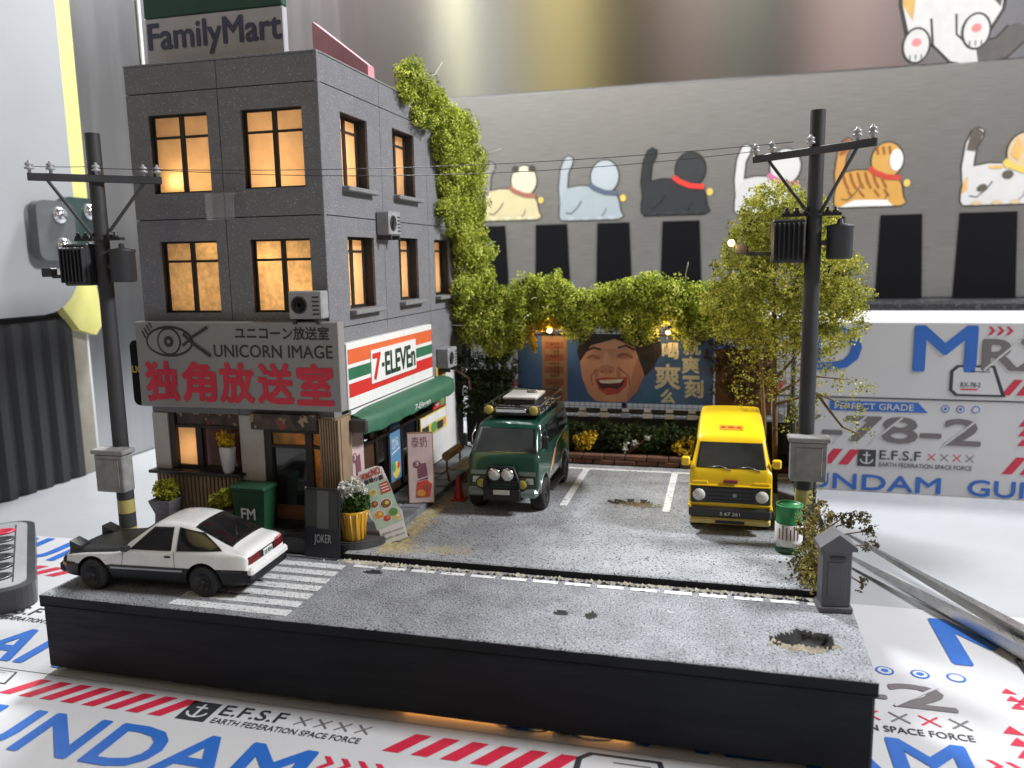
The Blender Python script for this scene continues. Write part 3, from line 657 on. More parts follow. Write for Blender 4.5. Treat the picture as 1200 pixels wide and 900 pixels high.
# pavement with rounded corner, stones along the kerb
pv = MB(); pc = [(-20.38, 24.32), (-12.4, 24.32)]+[(-12.4+1.1*math.sin(R(t)), 25.42-1.1*math.cos(R(t))) for t in range(10, 91, 10)]+[(-11.3, 26.6), (-13.1, 26.6), (-13.1, 25.3), (-20.38, 25.3)]
pv.prism(pc, 0.02, 0.44); pv.prism([(p[0]-0.04 if p[0] > -19 else p[0]+.04, p[1]+0.04) for p in pc], 0.44, 0.5)
pv.build('pavement', m_walk, BASE)
k = 0
for y in np.arange(26.65, 38.9, 1.02):
    for (xa, xb) in ((-13.1, -12.2), (-12.17, -11.3)):
        MB().box(xa, xb, y, y+0.98, 0.2, 0.47+0.012*((k*7) % 3), bev=0.03).build('paving_tile', m_tile, BASE); k += 1
m_brick = mat('planter_brick', (0.14, 0.065, 0.04), 0.8, var=0.35, vs=2, bump=0.5, bs=8)
m_soil = mat('soil', (0.02, 0.016, 0.012), 0.95, var=0.4, vs=3, bump=0.9, bs=6)
PL = thing('planter', 'low brick planting bed along the back of the parking lot', 'planter', (-4, 39, 0.25))
MB().box(-11.0, 3.3, 38.0, 40.9, 0.0, 0.62).build('soil', m_soil, PL)
for i in range(14):
    for j in range(2):
        x = -11.0+i*1.02+(0.5 if j else 0)
        if x > 2.6: continue
        MB().box(x, x+0.97, 37.62+0.02*((i*5+j) % 3), 38.02, 0.24+j*0.24, 0.46+j*0.24, bev=0.03).build('brick', m_brick, PL)
# loose grit
def grit(name, pts, size, m, seed, label=None, parent=None):
    g = np.random.default_rng(seed); mb = MB()
    for (x, y, z) in pts:
        s_ = size*(0.5+g.random()); q = [(x+s_*a*(0.6+.6*g.random()), y+s_*b*(0.6+.6*g.random()), z+s_*c*(0.6+.4*g.random())) for a, b, c in ((1, 0, .1), (-.4, .9, .1), (-.5, -.8, .1), (.1, .1, .9))]
        mb.add(q, [(0, 1, 3), (1, 2, 3), (2, 0, 3), (0, 2, 1)])
    return mb.build(name, m, parent, kind='stuff', label=label)
m_sand = mat('sand', (0.46, 0.38, 0.20), 0.9, var=0.25, vs=4); m_peb = mat('pebbles', (0.50, 0.47, 0.38), 0.85, var=0.4, vs=2)
g = np.random.default_rng(3)
pts = [(x, 24.02-abs(g.normal(0, 0.09)), 0.0) for x in g.uniform(-12.3, 3.2, 330)]+[(g.normal(-11.2, .6), 23.92+g.normal(0, .07), 0) for _ in range(160)]
grit('kerb_gravel', pts, 0.075, m_peb, 1, parent=BASE)
pts = [(x, 23.88-abs(g.normal(0, 0.05)), 0.0) for x in g.uniform(-11, 3.2, 130)]
grit('dark_gravel', pts, 0.07, m_hole, 9, parent=BASE)
pts = []
for (cx, cy, sx, sy, n_) in ((-11.0, 25.0, .5, .35, 1500), (-10.9, 26.5, .25, .9, 900), (-10.9, 29, .22, 1.6, 1800), (-10.6, 31, .4, 1, 500), (-9.0, 25.0, .5, .25, 300), (-3.0, 31.4, .5, .2, 300)):
    pts += [(g.normal(cx, sx), g.normal(cy, sy), 0.255) for _ in range(n_)]
grit('sand_patch', [p for p in pts if p[1] > 24.2 and p[0] > -11.35], 0.03, m_sand, 2, parent=BASE)
pts = [(2.25+0.6*g.normal(0, .55), 21.02+g.normal(0, .15), -0.1+0.02*g.random()) for _ in range(420)]
grit('hole_rubble', [(x, y, -0.22 if math.hypot((x-2.25)/.75, (y-21.2)/.5) < 1 else 0.0) for x, y, z in pts], 0.075, m_rubble, 4, parent=BASE)
pts = [(g.normal(-3.2, .4), g.normal(31.7, .12), 0.18) for _ in range(120)]
grit('hole_rubble', pts, 0.05, m_rubble, 6, parent=BASE)
grit('white_crumb', [(-1.3, 22.2, 0), (-1.22, 22.22, 0), (-1.36, 22.24, 0)], 0.09, m_paint, 8, parent=BASE)
# warm lamp under the base
m_led = mat('warm_led', (1, 0.8, 0.5), 0.5, emit=(1.0, 0.50, 0.13), es=2.6)
MB().box(-8.6, -2.2, 20.0, 20.25, -2.52, -2.44).build('underglow_strip', mat('under_led', (1, .7, .4), .5, emit=(1.0, 0.42, 0.10), es=6), BASE)

# ------------------------------------------------------------------ the building
m_wallp = mat('grey_wall_paint', (0.172, 0.172, 0.184), 0.75, var=0.08, vs=2.2, bump=0.45, bs=12, dirt=0.25, speck=[((0.33, 0.33, 0.335), 16, 0.60, 0.08), ((0.17, 0.17, 0.175), 9, 0.62, 0.08)])
m_joint = mat('wall_joint', (0.03, 0.03, 0.031), 0.8)
m_frame = mat('dark_window_frame', (0.018, 0.013, 0.011), 0.5, var=0.2)
m_pane = mat('amber_pane', (0.87, 0.60, 0.35), 0.35, var=0.10, vs=1.4, translucent=0.78, bump=0.25, bs=5)
m_pane_tex = mat('hammered_amber_pane', (0.88, 0.60, 0.32), 0.3, var=0.22, vs=5, translucent=0.78, bump=0.7, bs=7)
m_sill = mat('concrete_sill', (0.20, 0.20, 0.205), 0.8, var=0.15, vs=3)
m_lightwall = mat('pale_plaster', (0.42, 0.40, 0.39), 0.7, var=0.1, vs=1.5, dirt=0.3)
m_slat = mat('tan_slat', (0.27, 0.19, 0.12), 0.6, var=0.15, vs=2)
m_dark2 = mat('shop_dark', (0.012, 0.010, 0.010), 0.4)
XL, XR, YF, YB, ZT = -20.62, -13.16, 25.5, 40.0, 16.9
BLD = thing('corner_building', 'grey three-storey corner building with glowing amber windows', 'building', (-16.9, 32.7, 0.45))
fw_ = [(-19.80, 12.54, -17.42, 15.24), (-16.12, 12.58, -13.80, 15.22), (-19.72, 8.31, -17.38, 10.86), (-16.07, 8.32, -13.75, 10.86)]
sw_ = [(27.05, 12.72, 29.28, 15.25), (31.70, 12.74, 34.1, 15.38), (27.2, 8.32, 29.48, 10.94), (31.95, 8.38, 34.15, 11.0), (36.3, 8.4, 38.4, 11.0)]
rows = [(4.6, 7.72), (7.72, 11.63), (11.63, 15.97), (15.97, ZT)]
# core wall just behind the panels
co = MB(); holes(co, (XL+0.05, 0.5, XR-0.06, ZT-0.05), fw_+[(-19.95, 2.5, -16.95, 4.6), (-16.0, 0.55, -13.65, 4.55)], 0.35, front(YF+0.1), 0)
holes(co, (YF+0.11, 0.5, YB-0.05, ZT-0.05), sw_+[(27.7, 0.55, 37.2, 4.4)], 0.35, side(XR-0.1), 0)
co.box(XL+0.02, XL+0.4, YF+0.46, YB-0.05, 0.5, ZT-0.05); co.box(XL+0.42, XR-0.46, YB-0.4, YB-0.04, 0.5, ZT-0.05)
co.box(XL+0.41, XR-0.47, YF+0.47, YB-0.41, 16.2, 16.4); co.box(XL+0.41, XR-0.47, YF+0.47, YB-0.41, 11.5, 11.7); co.box(XL+0.41, XR-0.47, YF+0.47, YB-0.41, 7.3, 7.5)
co.build('core_wall', m_joint, BLD)
for (xa, xb) in ((XL, -16.95), (-16.95, XR)):
    for (za, zb) in rows:
        p = MB(); holes(p, (xa+0.015 if xa > XL else xa, za+0.018, xb-0.015 if xb < XR else xb, zb-0.018), fw_, 0.09, front(YF), 0); p.build('wall_panel', m_wallp, BLD)
for (ya, yb) in ((YF+0.1, 30.5), (30.5, 35.55), (35.55, YB)):
    for (za, zb) in rows:
        p = MB(); holes(p, (ya, za+0.018, yb-0.025, zb-0.018), sw_, 0.09, side(XR), 0); p.build('wall_panel', m_wallp, BLD)
for (za, zb) in rows:
    p = MB(); p.box(XL-0.005, XL+0.015, YF+0.1, YB, za+.018, zb-.018); p.build('wall_panel', m_wallp, BLD)
# corner bead
MB().box(XR-0.10, XR+0.035, YF-0.035, YF+0.10, 8.0, ZT+0.03, bev=0.02).build('corner_bead', m_wallp, BLD)
# parapet cap
pc_ = MB(); pc_.box(XL-0.03, XR+0.02, YF-0.02, YF+0.45, ZT, ZT+0.07, bev=0.02); pc_.box(XR-0.45, XR+0.02, YF+0.46, YB, ZT, ZT+0.07, bev=0.02); pc_.build('parapet_cap', m_wallp, BLD)
def window(M, r, tex, depth=0.24, transom=0.72, mull=1, lamp=None, fr=0.085):
    """frame, mullions and amber panes set back in the opening"""
    x0, y0, x1, y1 = r; W = MB(); z0, z1 = -depth-0.1, -depth
    W.box(x0, x0+fr, y0, y1, z0, z1, M=M); W.box(x1-fr, x1, y0, y1, z0, z1, M=M)
    W.box(x0+fr, x1-fr, y0, y0+fr*.8, z0, z1, M=M); W.box(x0+fr, x1-fr, y1-fr*.8, y1, z0, z1, M=M)
    xm = (x0+x1)/2; yt = y0+(y1-y0)*transom
    W.box(xm-0.085, xm+0.085, y0+fr*.8, y1-fr*.8, z0+.01, z1+0.02, M=M)
    W.box(x0+fr, xm-0.085, yt-0.04, yt+0.04, z0+.01, z1+0.01, M=M); W.box(xm+0.085, x1-fr, yt-0.04, yt+0.04, z0+.01, z1+0.01, M=M)
    w_ = W.build('window', m_frame, BLD)
    for (a, b) in ((x0+fr, xm-0.085), (xm+0.085, x1-fr)):
        for (c_, d) in ((y0+fr*.8, yt-0.04), (yt+0.04, y1-fr*.8)):
            MB().rect(a-.01, c_-.01, b+.01, d+.01, z0+0.04, M=M).build('pane', tex, w_)
    return w_
tx = [m_pane, m_pane, m_pane_tex, m_pane_tex]
for r, t in zip(fw_, tx): window(front(YF), r, t)
for r in sw_:
    window(side(XR), r, m_pane, depth=0.42, transom=0.8, fr=0.12)
    MB().box(XR-0.05, XR+0.30, r[0]-0.1, r[2]+0.25, r[1]-0.2, r[1]-0.03, bev=0.03).build('window_sill', m_sill, BLD)
warm = (1.0, 0.70, 0.42)
for (x, z, yv, e) in ((-18.5, 13.4, 27.6, .008), (-15.0, 12.9, 27.4, .0085), (-18.6, 9.3, 27.4, .0065), (-15.0, 9.3, 27.4, .007)): bulb('room_led', (x, yv, z), e, warm, 0.15)
for (x, z, yv, e) in ((-19.05, 12.98, 26.12, .0018), (-18.0, 13.05, 26.4, .0010), (-15.0, 12.65, 26.7, .0014), (-17.8, 10.7, 26.25, .0008), (-15.7, 10.2, 26.3, .0010), (-14.2, 9.0, 26.5, .001)): bulb('window_led', (x, yv, z), e, (1, .72, .34), 0.08)
for (yv, z) in ((28.2, 14.0), (32.8, 14.0), (28.4, 9.6), (33, 9.6), (37.2, 9.6)): bulb('room_led', (-15.1, yv, z), 0.013, warm, 0.15)
# ground floor, street side
MB().box(XL+0.01, -19.96, YF-0.06, YF+0.09, 0.5, 4.6).build('shop_pier', m_lightwall, BLD)
MB().box(-16.94, -16.0, YF-0.06, YF+0.09, 0.5, 4.6).build('shop_pier', m_lightwall, BLD)
MB().box(-20.7, -16.8, YF-0.42, YF+0.05, 2.36, 2.48, bev=0.02).build('window_ledge', m_frame, BLD)
for i in range(22):
    x = -20.5+i*0.165
    MB().box(x, x+0.115, YF-0.22, YF-0.06, 0.5, 2.35, bev=0.02).build('slat', m_slat, BLD)
for i in range(8):
    x = -13.62+i*0.098
    MB().box(x, x+0.068, YF-0.32, YF-0.18, 0.5, 4.62, bev=0.015).build('slat', m_slat, BLD)
MB().box(-13.64, -12.84, YF-0.18, YF+0.6, 0.5, 4.62).build('corner_post', m_slat, BLD)
m_redpane = mat('dark_red_pane', (0.10, 0.035, 0.03), 0.2, var=0.3, vs=0.9, coat=0.3)
m_poster_dark = mat('dark_collage', (0.05, 0.03, 0.025), 0.5, var=0.8, vs=2.5, speck=[((0.30, 0.22, 0.14), 3.0, 0.60, 0.05), ((0.20, 0.03, 0.03), 2.2, 0.63, 0.03)])
m_glassd = mat('shop_glass', (0.012, 0.011, 0.014), 0.06, var=0.3, coat=0.5)
m_gold = mat('gold_blind', (0.50, 0.30, 0.10), 0.4, var=0.35, vs=3, translucent=0.5, bump=0.5, bs=6)
sw = MB(); sw.box(-19.95, -19.72, YF+0.0, YF+0.3, 2.5, 4.6); sw.box(-19.72, -16.95, YF+.1, YF+0.3, 2.5, 2.62); sw.box(-18.86, -18.62, YF+0.02, YF+.3, 2.62, 4.1); sw.box(-19.72, -16.95, YF+.05, YF+.3, 4.05, 4.15)
sw = sw.build('window', m_frame, BLD)
MB().rect(-19.73, 2.6, -18.85, 4.06, -.2, 0, front(YF)).build('pane', m_pane, sw); MB().box(-18.62, -16.95, YF+0.16, YF+0.2, 2.62, 4.05).build('pane', m_redpane, sw)
MB().box(-19.7, -16.97, YF+0.12, YF+0.2, 4.15, 4.6).build('collage_strip', m_poster_dark, sw)
bulb('room_led', (-19.3, 26.6, 3.2), 0.004, warm, 0.1); bulb('room_led', (-13.9, 26.6, 3.7), 0.008, warm, 0.1)
sd = MB(); sd.box(-16.0, -15.72, YF+0.0, YF+.3, .55, 4.55); sd.box(-14.36, -14.1, YF+.0, YF+.3, .55, 4.0); sd.box(-13.75, -13.65, YF, YF+.3, .55, 4.0); sd.box(-15.72, -14.36, YF+.02, YF+.3, .55, .75); sd.box(-15.72, -13.75, YF+.02, YF+.3, 3.45, 3.55); sd.box(-15.72, -13.65, YF+.02, YF+.3, 4.0, 4.1)
sd = sd.build('door', m_frame, BLD)
MB().box(-15.72, -14.36, YF+.14, YF+.18, 1.3, 3.45).build('pane', m_glassd, sd); MB().box(-15.72, -14.36, YF+.12, YF+.18, .75, 1.3).build('door_panel', mat('red_brown_wood', (0.16, 0.06, 0.025), .5, var=.3, stretch=(.3, 1, 3)), sd)
MB().box(-15.72, -14.36, YF+.14, YF+.18, 3.55, 4.0).build('pane', m_gold, sd); MB().box(-14.1, -13.75, YF+.14, YF+.18, .75, 3.45).build('pane', m_gold, sd); MB().box(-14.1, -13.75, YF+.14, YF+.18, 3.55, 4.0).build('pane', m_gold, sd)
MB().box(-16.35, -13.72, YF-0.28, YF-0.07, 4.15, 4.75, bev=0.03).build('fascia_board', m_poster_dark, BLD)
# ground floor, parking side: shop front
m_whitepost = mat('white_post', (0.62, 0.61, 0.60), 0.6, var=0.06, dirt=0.15)
gs = MB(); gs.box(XR-0.5, XR+0.02, 37.2, 38.6, 0.5, 4.9); gs.build('shop_pier', m_whitepost, BLD)
MB().box(XR-0.4, XR+.0, 38.62, YB-.05, 0.5, 4.55).build('shop_pier', m_wallp, BLD)
MB().box(XR-.05, XR+0.03, 33.5, 37.2, 0.5, 1.95).build('base_panel', m_whitepost, BLD)
MB().box(XR-.2, XR+0.02, 26.12, 27.7, 0.5, 4.6).build('shop_pier', m_lightwall, BLD)
shf = MB()
for y in (27.75, 29.0, 30.2, 31.6, 33.4, 35.3, 37.15): shf.box(XR-0.25, XR-0.02, y-0.09, y+0.09, .55, 4.4)
shf.box(XR-.22, XR-.04, 27.75, 37.15, 3.0, 3.14); shf.box(XR-.22, XR-.04, 27.75, 37.15, 4.3, 4.45)
shf = shf.build('shop_window', m_frame, BLD)
for (a, b) in ((29.1, 30.1), (31.7, 33.3), (33.5, 35.2), (35.4, 37.05)): MB().box(XR-.16, XR-.13, a, b, 2.0, 3.0).build('pane', m_glassd, shf)
for (a, b) in ((27.85, 28.9), (30.3, 31.5)): MB().box(XR-.16, XR-.12, a, b, .55, 3.0).build('door_panel', mat('shop_door_brown', (.07, .035, .02), .45, var=.3), shf)
def print_panel(name, M, r, basec, blobs, parent, z=0.0, t=0.05):
    """a flat poster: card with coloured printed shapes"""
    x0, y0, x1, y1 = r; ms = [basec]; mb = MB(); mb.box(x0, x1, y0, y1, z, z+t, M=M); zz = z+t+0.006
    for (c_, kind_, *a) in blobs:
        if c_ not in ms: ms.append(c_)
        i = ms.index(c_)
        X = lambda q: x0+(x1-x0)*q
        Y_ = lambda q: y0+(y1-y0)*q
        if kind_ == 'r': mb.rect(X(a[0]), Y_(a[1]), X(a[2]), Y_(a[3]), zz, i, M)
        elif kind_ == 'e': mb.ell(X(a[0]), Y_(a[1]), (x1-x0)*a[2], (y1-y0)*a[3], zz, i, M, 18)
        elif kind_ == 'p': mb.poly([(X(p), Y_(q)) for p, q in a[0]], zz, i, M)
        elif kind_ == 's': mb.stroke([(X(p), Y_(q)) for p, q in a[0]], a[1], zz, i, M)
        elif kind_ == 't': mb.text(a[0], X(a[1]), Y_(a[2]), X(a[3]), Y_(a[4]), zz, i, M, bold=a[5] if len(a) > 5 else 0.0)
        zz += 0.003
    return mb.build(name, ms, parent)
def C(c, r=.5): return mat('ink_%02x%02x%02x' % tuple(int(255*x) for x in c), c, r, var=0.08)
purple = C((.22, .08, .12)); red2 = C((.55, .06, .04)); cream = C((.70, .66, .58)); pinkish = C((.62, .48, .46)); ora = C((.65, .28, .05)); bl = C((.10, .25, .42)); yl = C((.70, .55, .12)); gr = C((.12, .30, .08)); ink = C((.04, .04, .045)); wht = C((.74, .73, .71)); mint = C((.45, .60, .48)); brn = C((.25, .10, .05))
drink = lambda: [(purple, 't', '泰奶', .15, .80, .8, .96), (purple, 'e', .35, .56, .16, .055), (purple, 'p', [(.38, .56), (.72, .58), (.8, .34), (.4, .32)]), (wht, 't', '3', .28, .54, .42, .6), (red2, 'p', [(.3, .08), (.85, .08), (.95, .26), (.75, .33), (.35, .3)]), (ora, 'e', .5, .14, .18, .05), (wht, 's', [(.3, .33), (.8, .38)], .03), (brn, 'e', .72, .22, .1, .05)]
print_panel('wall_poster', side(XR+.02), (26.35, .9, 27.55, 4.4), pinkish, drink(), BLD)
print_panel('door_poster', side(XR-.1), (30.35, .9, 31.45, 3.9), bl, [(wht, 't', '饮料', .15, .45, .8, .62), (wht, 's', [(.1, .4), (.9, .44)], .05), (yl, 'e', .5, .15, .35, .12), (red2, 'e', .7, .2, .12, .05), (gr, 'e', .3, .2, .15, .07)], BLD)
print_panel('wall_poster', side(XR-.05), (35.45, 3.05, 37.1, 4.3), red2, [(ora, 'r', .05, .5, .5, .95), (yl, 'e', .7, .6, .2, .25), (wht, 'e', .3, .3, .2, .2), (gr, 'r', .6, .05, .95, .35)], BLD)
print_panel('wall_poster', side(XR+.0), (33.6, 2.0, 37.1, 2.98), yl, [(wht, 'r', .02, .55, .98, .95), (ink, 'r', .05, .05, .3, .5), (gr, 'e', .5, .3, .12, .25), (ink, 'r', .62, .05, .85, .45), (ora, 'e', .92, .3, .06, .2)], BLD)
print_panel('wall_poster', side(XR+.0), (35.9, 4.5, 37.1, 5.0), yl, [(ora, 'e', .4, .5, .3, .4)], BLD)
# ------------------------------------------------------------------ signs on the building
m_signw = mat('sign_white', (0.25, 0.246, 0.242), 0.4, var=0.04); m_signedge = mat('sign_edge', (0.35, 0.34, 0.33), 0.5)
m_signred = mat('sign_red', (0.55, 0.02, 0.05), 0.45, var=0.1); m_signink = mat('sign_ink', (0.03, 0.028, 0.03), 0.45, var=0.1)
US = thing('signboard', 'wide white signboard with eye emblem and red characters on the building front', 'sign', (-16.6, 25.0, 4.9))
MB().box(-20.68, -12.6, 25.0, 25.44, 4.92, 8.02, bev=0.03).build('board', m_signw, US)
M = front(24.995); e = MB()
ex, ez = -19.25, 7.32
for (rx, rz, z, mi) in ((.98, .56, .01, 0), (.90, .47, .02, 1), (.50, .50, .03, 0), (.43, .43, .04, 1), (.20, .20, .05, 0), (.07, .07, .06, 1)): e.ell(ex, ez, rx, rz, z, mi, M, 30)
e.stroke([(ex+.55, ez-.15), (ex+1.0, ez+.18), (ex+1.62, ez+.52)], .11, .035, 0, M); e.stroke([(ex+.6, ez+.28), (ex+1.0, ez-.08), (ex+1.68, ez-.52)], .12, .045, 0, M)
for q in range(4): e.stroke([(ex-.98+q*.1, ez+.12+q*.12), (ex-1.12+q*.1, ez+.38+q*.1)], .06, .012, 0, M)
e.build('eye_emblem', [m_signink, m_signw], US)
t = MB()
t.text('ユニコーン放送室', -16.55, 7.42, -12.95, 7.86, .01, 0, M, copies=4, grow=.012)
t.text('UNICORN IMAGE', -17.45, 6.78, -12.85, 7.22, .01, 0, M, bold=.015); t.build('black_lettering', m_signink, US)
t = MB()
for i, ch in enumerate('独角放送室'):
    x = -20.35+i*1.53; t.text(ch, x, 5.18, x+1.32, 6.55, .01, 0, M, copies=8, grow=.055)
t.build('red_lettering', m_signred, US)
BS = thing('side_sign', 'small black rounded sign edge sticking out left behind the white signboard', 'sign', (-21, 25.6, 4.7))
MB().prism(rounded(-21.35, 4.85, -20.65, 7.3, .25), 0, .3, M=front(25.75)).build('board', m_blackgloss, BS)
MB().text('LION', -21.3, 6.1, -20.62, 6.35, .31, 0, front(25.75), bold=.02).build('yellow_lettering', mat('sign_yellow', (.6, .42, .05), .5), BS)
# convenience store sign on the parking side
m_so = mat('stripe_orange', (.72, .14, .05), .35, var=.05); m_sg = mat('stripe_green', (.03, .16, .085), .35, var=.08); m_sr = mat('stripe_red', (.62, .035, .03), .35, var=.05)
m_sw = mat('store_white', (.80, .80, .78), .3, var=.03); m_sgd = mat('store_letter_green', (.015, .05, .035), .4)
SE = thing('store_sign', 'white store sign box with orange, green and red stripes on the parking side', 'sign', (-13, 30.4, 4.8))
MB().box(XR+.002, XR+.3, 26.1, 34.75, 4.78, 7.18, bev=.03).build('sign_box', m_sw, SE)
M = side(XR+.3); s_ = MB()
s_.rect(26.14, 6.42, 34.7, 6.95, .008, 0, M); s_.rect(26.14, 5.86, 34.7, 6.28, .008, 1, M); s_.rect(26.14, 5.22, 34.7, 5.72, .008, 2, M)
s_.build('stripes', [m_so, m_sg, m_sr], SE)
MB().box(28.0, 32.6, 5.45, 6.72, .012, .05, M=M).build('name_plate', m_sw, SE)
MB().text('7', 28.15, 5.6, 28.85, 6.55, .06, 0, M, bold=.05).build('red_lettering', m_sr, SE)
t = MB(); t.text('-', 28.95, 5.98, 29.2, 6.14, .06, 0, M); t.text('ELEVEn', 29.3, 5.62, 32.45, 6.5, .06, 0, M, bold=.045); t.build('green_lettering', m_sgd, SE)
MB().box(XR+.3, XR+.36, 26.1, 34.75, 4.62, 4.76).build('trim_strip', m_sw, SE)
# green fabric awning
m_awn = mat('green_awning', (.035, .13, .075), .55, var=.15, vs=2, bump=.2, bs=8)
AW = thing('shop_awning', 'green fabric awning below the striped store sign', 'awning', (-12.7, 31, 4))
aw = MB(); n = 22; rowsA = []
prof = [(XR+.31, 4.72), (XR+.55, 4.68), (XR+.85, 4.55), (XR+1.0, 4.42), (XR+1.04, 4.25), (XR+1.04, 3.92)]
v = []; f = []
for i in range(n+1):
    y = 26.2+(36.3-26.2)*i/n; e_ = min(i, n-i)/n
    for k, (x, z) in enumerate(prof):
        rr = max(0, 1-e_*8); sag = .03*math.sin(i*1.9) if k == 5 else 0
        v.append((x-.25*rr*rr*(1 if k > 2 else .2), y, z-.12*rr*rr*(1 if k < 4 else 0)+sag))
for i in range(n):
    for k in range(len(prof)-1):
        a = i*len(prof)+k; f.append((a, a+1, a+len(prof)+1, a+len(prof)))
m_ = len(prof)
aw.add(v, f, 0, None, True)
aw.add([(p[0]-.03, p[1], p[2]-.03) for p in v], [q[::-1] for q in f], 0, None, True)
for e0 in (0, n*m_):
    pr_ = [v[e0+k] for k in range(m_)]; pr_ += [(XR+.31, pr_[0][1], pr_[-1][2]+.3)]
    aw.add(pr_, [list(range(len(pr_)))])
aw.build('canopy', m_awn, AW)
MB().text('7-Eleven', 30.5, 4.0, 32.3, 4.22, .015, 0, side(XR+1.045), shear=.2, bold=.01).build('white_lettering', m_sw, AW)
AB = thing('awning_rail', 'dark scroll bracket under the near end of the green awning', 'bracket', (-12.6, 26.1, 4.1))
MB().box(-12.84, -12.15, 25.95, 26.1, 4.0, 4.5, bev=.06).build('rail', mat('bracket_dark', (.05, .045, .045), .5), AB)
# small striped awning at the back door
m_bw = mat('brown_cloth', (.20, .075, .045), .6); m_cw = mat('cream_cloth', (.6, .55, .5), .6)
SA = thing('small_awning', 'small brown and cream striped awning over the back door', 'awning', (-12.8, 39.3, 3.4))
for i in range(6):
    y = 38.65+i*.24; mb = MB(); mb.add([(XR+.04, y, 4.5), (XR+.04, y+.23, 4.5), (XR+.75, y+.23, 4.1), (XR+.75, y, 4.1), (XR+.78, y, 3.5), (XR+.78, y+.23, 3.5)], [(0, 1, 2, 3), (3, 2, 5, 4)]); mb.build('stripe', m_bw if i % 2 == 0 else m_cw, SA)
# roof sign
RS = thing('roof_sign', 'green and white billboard standing on the roof with blue lettering', 'sign', (-18, 27.2, 17))
MB().box(-20.75, -15.12, 27.0, 27.3, 17.3, 18.92, bev=.03).build('white_board', mat('roofsign_white', (.44, .43, .45), .5, var=.08), RS)
MB().box(-20.75, -15.12, 26.98, 27.3, 18.94, 20.6, bev=.03).build('green_board', mat('roofsign_green', (.012, .06, .04), .5, var=.1), RS)
MB().text('FamilyMart', -20.62, 17.55, -15.22, 18.72, .01, 0, front(26.99), bold=.03).build('blue_lettering', mat('roofsign_blue', (.055, .06, .12), .5), RS)
for x in (-20.0, -16.0):
    mb = MB(); mb.box(x-.1, x+.1, 27.31, 27.5, 16.3, 20.4); mb.build('post', m_joint, RS)
m_pink = mat('pink_card', (.66, .30, .34), .5, var=.08)
PK = MB(); PK.prism([(-15.9, 16.95), (-13.6, 16.95), (-13.6, 17.6), (-15.9, 19.4)], 0, .6, M=front(31.2)); PK.build('roof_object', m_pink, label='slanted pink card block on the roof behind the billboard', cat='card')

# ------------------------------------------------------------------ air conditioners
m_ac = mat('ac_grey', (.30, .30, .31), .5, var=.12, vs=3, dirt=.5); m_acd = mat('ac_dark', (.03, .03, .032), .5)
def aircon(label, M, w_=1.25, h=.85, d=.55):
    o = thing('air_conditioner', label, 'air conditioner', tuple(M.translation), group='air conditioners on the building')
    mb = MB(); mb.box(-w_/2, w_/2, 0, h, .0, d, bev=.04, M=M); mb.build('casing', m_ac, o)
    g_ = MB(); g_.lathe([(.30, 0), (.30, .03), (.26, .03), (.26, .0)], 18, M=M @ Matrix.Translation((-w_*.18, h*.5, d))); 
    for q in range(3): g_.lathe([(.08+.07*q, .0), (.1+.07*q, .02), (.11+.07*q, .0)], 16, M=M @ Matrix.Translation((-w_*.18, h*.5, d)))
    g_.build('fan_grille', m_acd, o)
    for q in range(5): MB().box(w_*.22, w_*.42, h*.15+q*h*.15, h*.15+q*h*.15+.05, d, d+.02, M=M).build('louvre', m_acd, o)
    b2 = MB(); b2.box(-w_*.4, -w_*.3, -.18, -.02, 0, d, M=M); b2.box(w_*.3, w_*.4, -.18, -.02, 0, d, M=M); b2.build('bracket', m_acd, o)
def frontM(x, y, z): return plane((x, y, z), (1, 0, 0), (0, 0, 1))
def sideM(x, y, z): return plane((x, y, z), (0, 1, 0), (0, 0, 1))
aircon('grey air conditioner on top of the white signboard at the corner', frontM(-13.75, 25.43, 8.13), 1.25, .95, .5)
aircon('grey air conditioner hanging between the two storeys of the side wall', sideM(XR+.02, 30.3, 11.05), 1.15, .9, .55)
aircon('grey air conditioner on the side wall beside the striped store sign', sideM(XR+.02, 36.7, 4.95), 1.25, .95, .6)
m_clear = mat('clear_acrylic', (.55, .55, .57), .12, var=.1, alpha=.16)
CB = thing('clear_box', 'small smoky clear bracket stuck on the front wall between the windows', 'bracket', (-16.9, 25.4, 11.5))
cbm = MB(); cbm.box(-17.45, -16.35, 25.1, 25.13, 11.55, 12.45); cbm.box(-17.45, -17.41, 25.13, 25.49, 11.55, 12.45); cbm.box(-17.4, -16.35, 25.13, 25.49, 12.41, 12.45); cbm.build('shell', m_clear, CB)

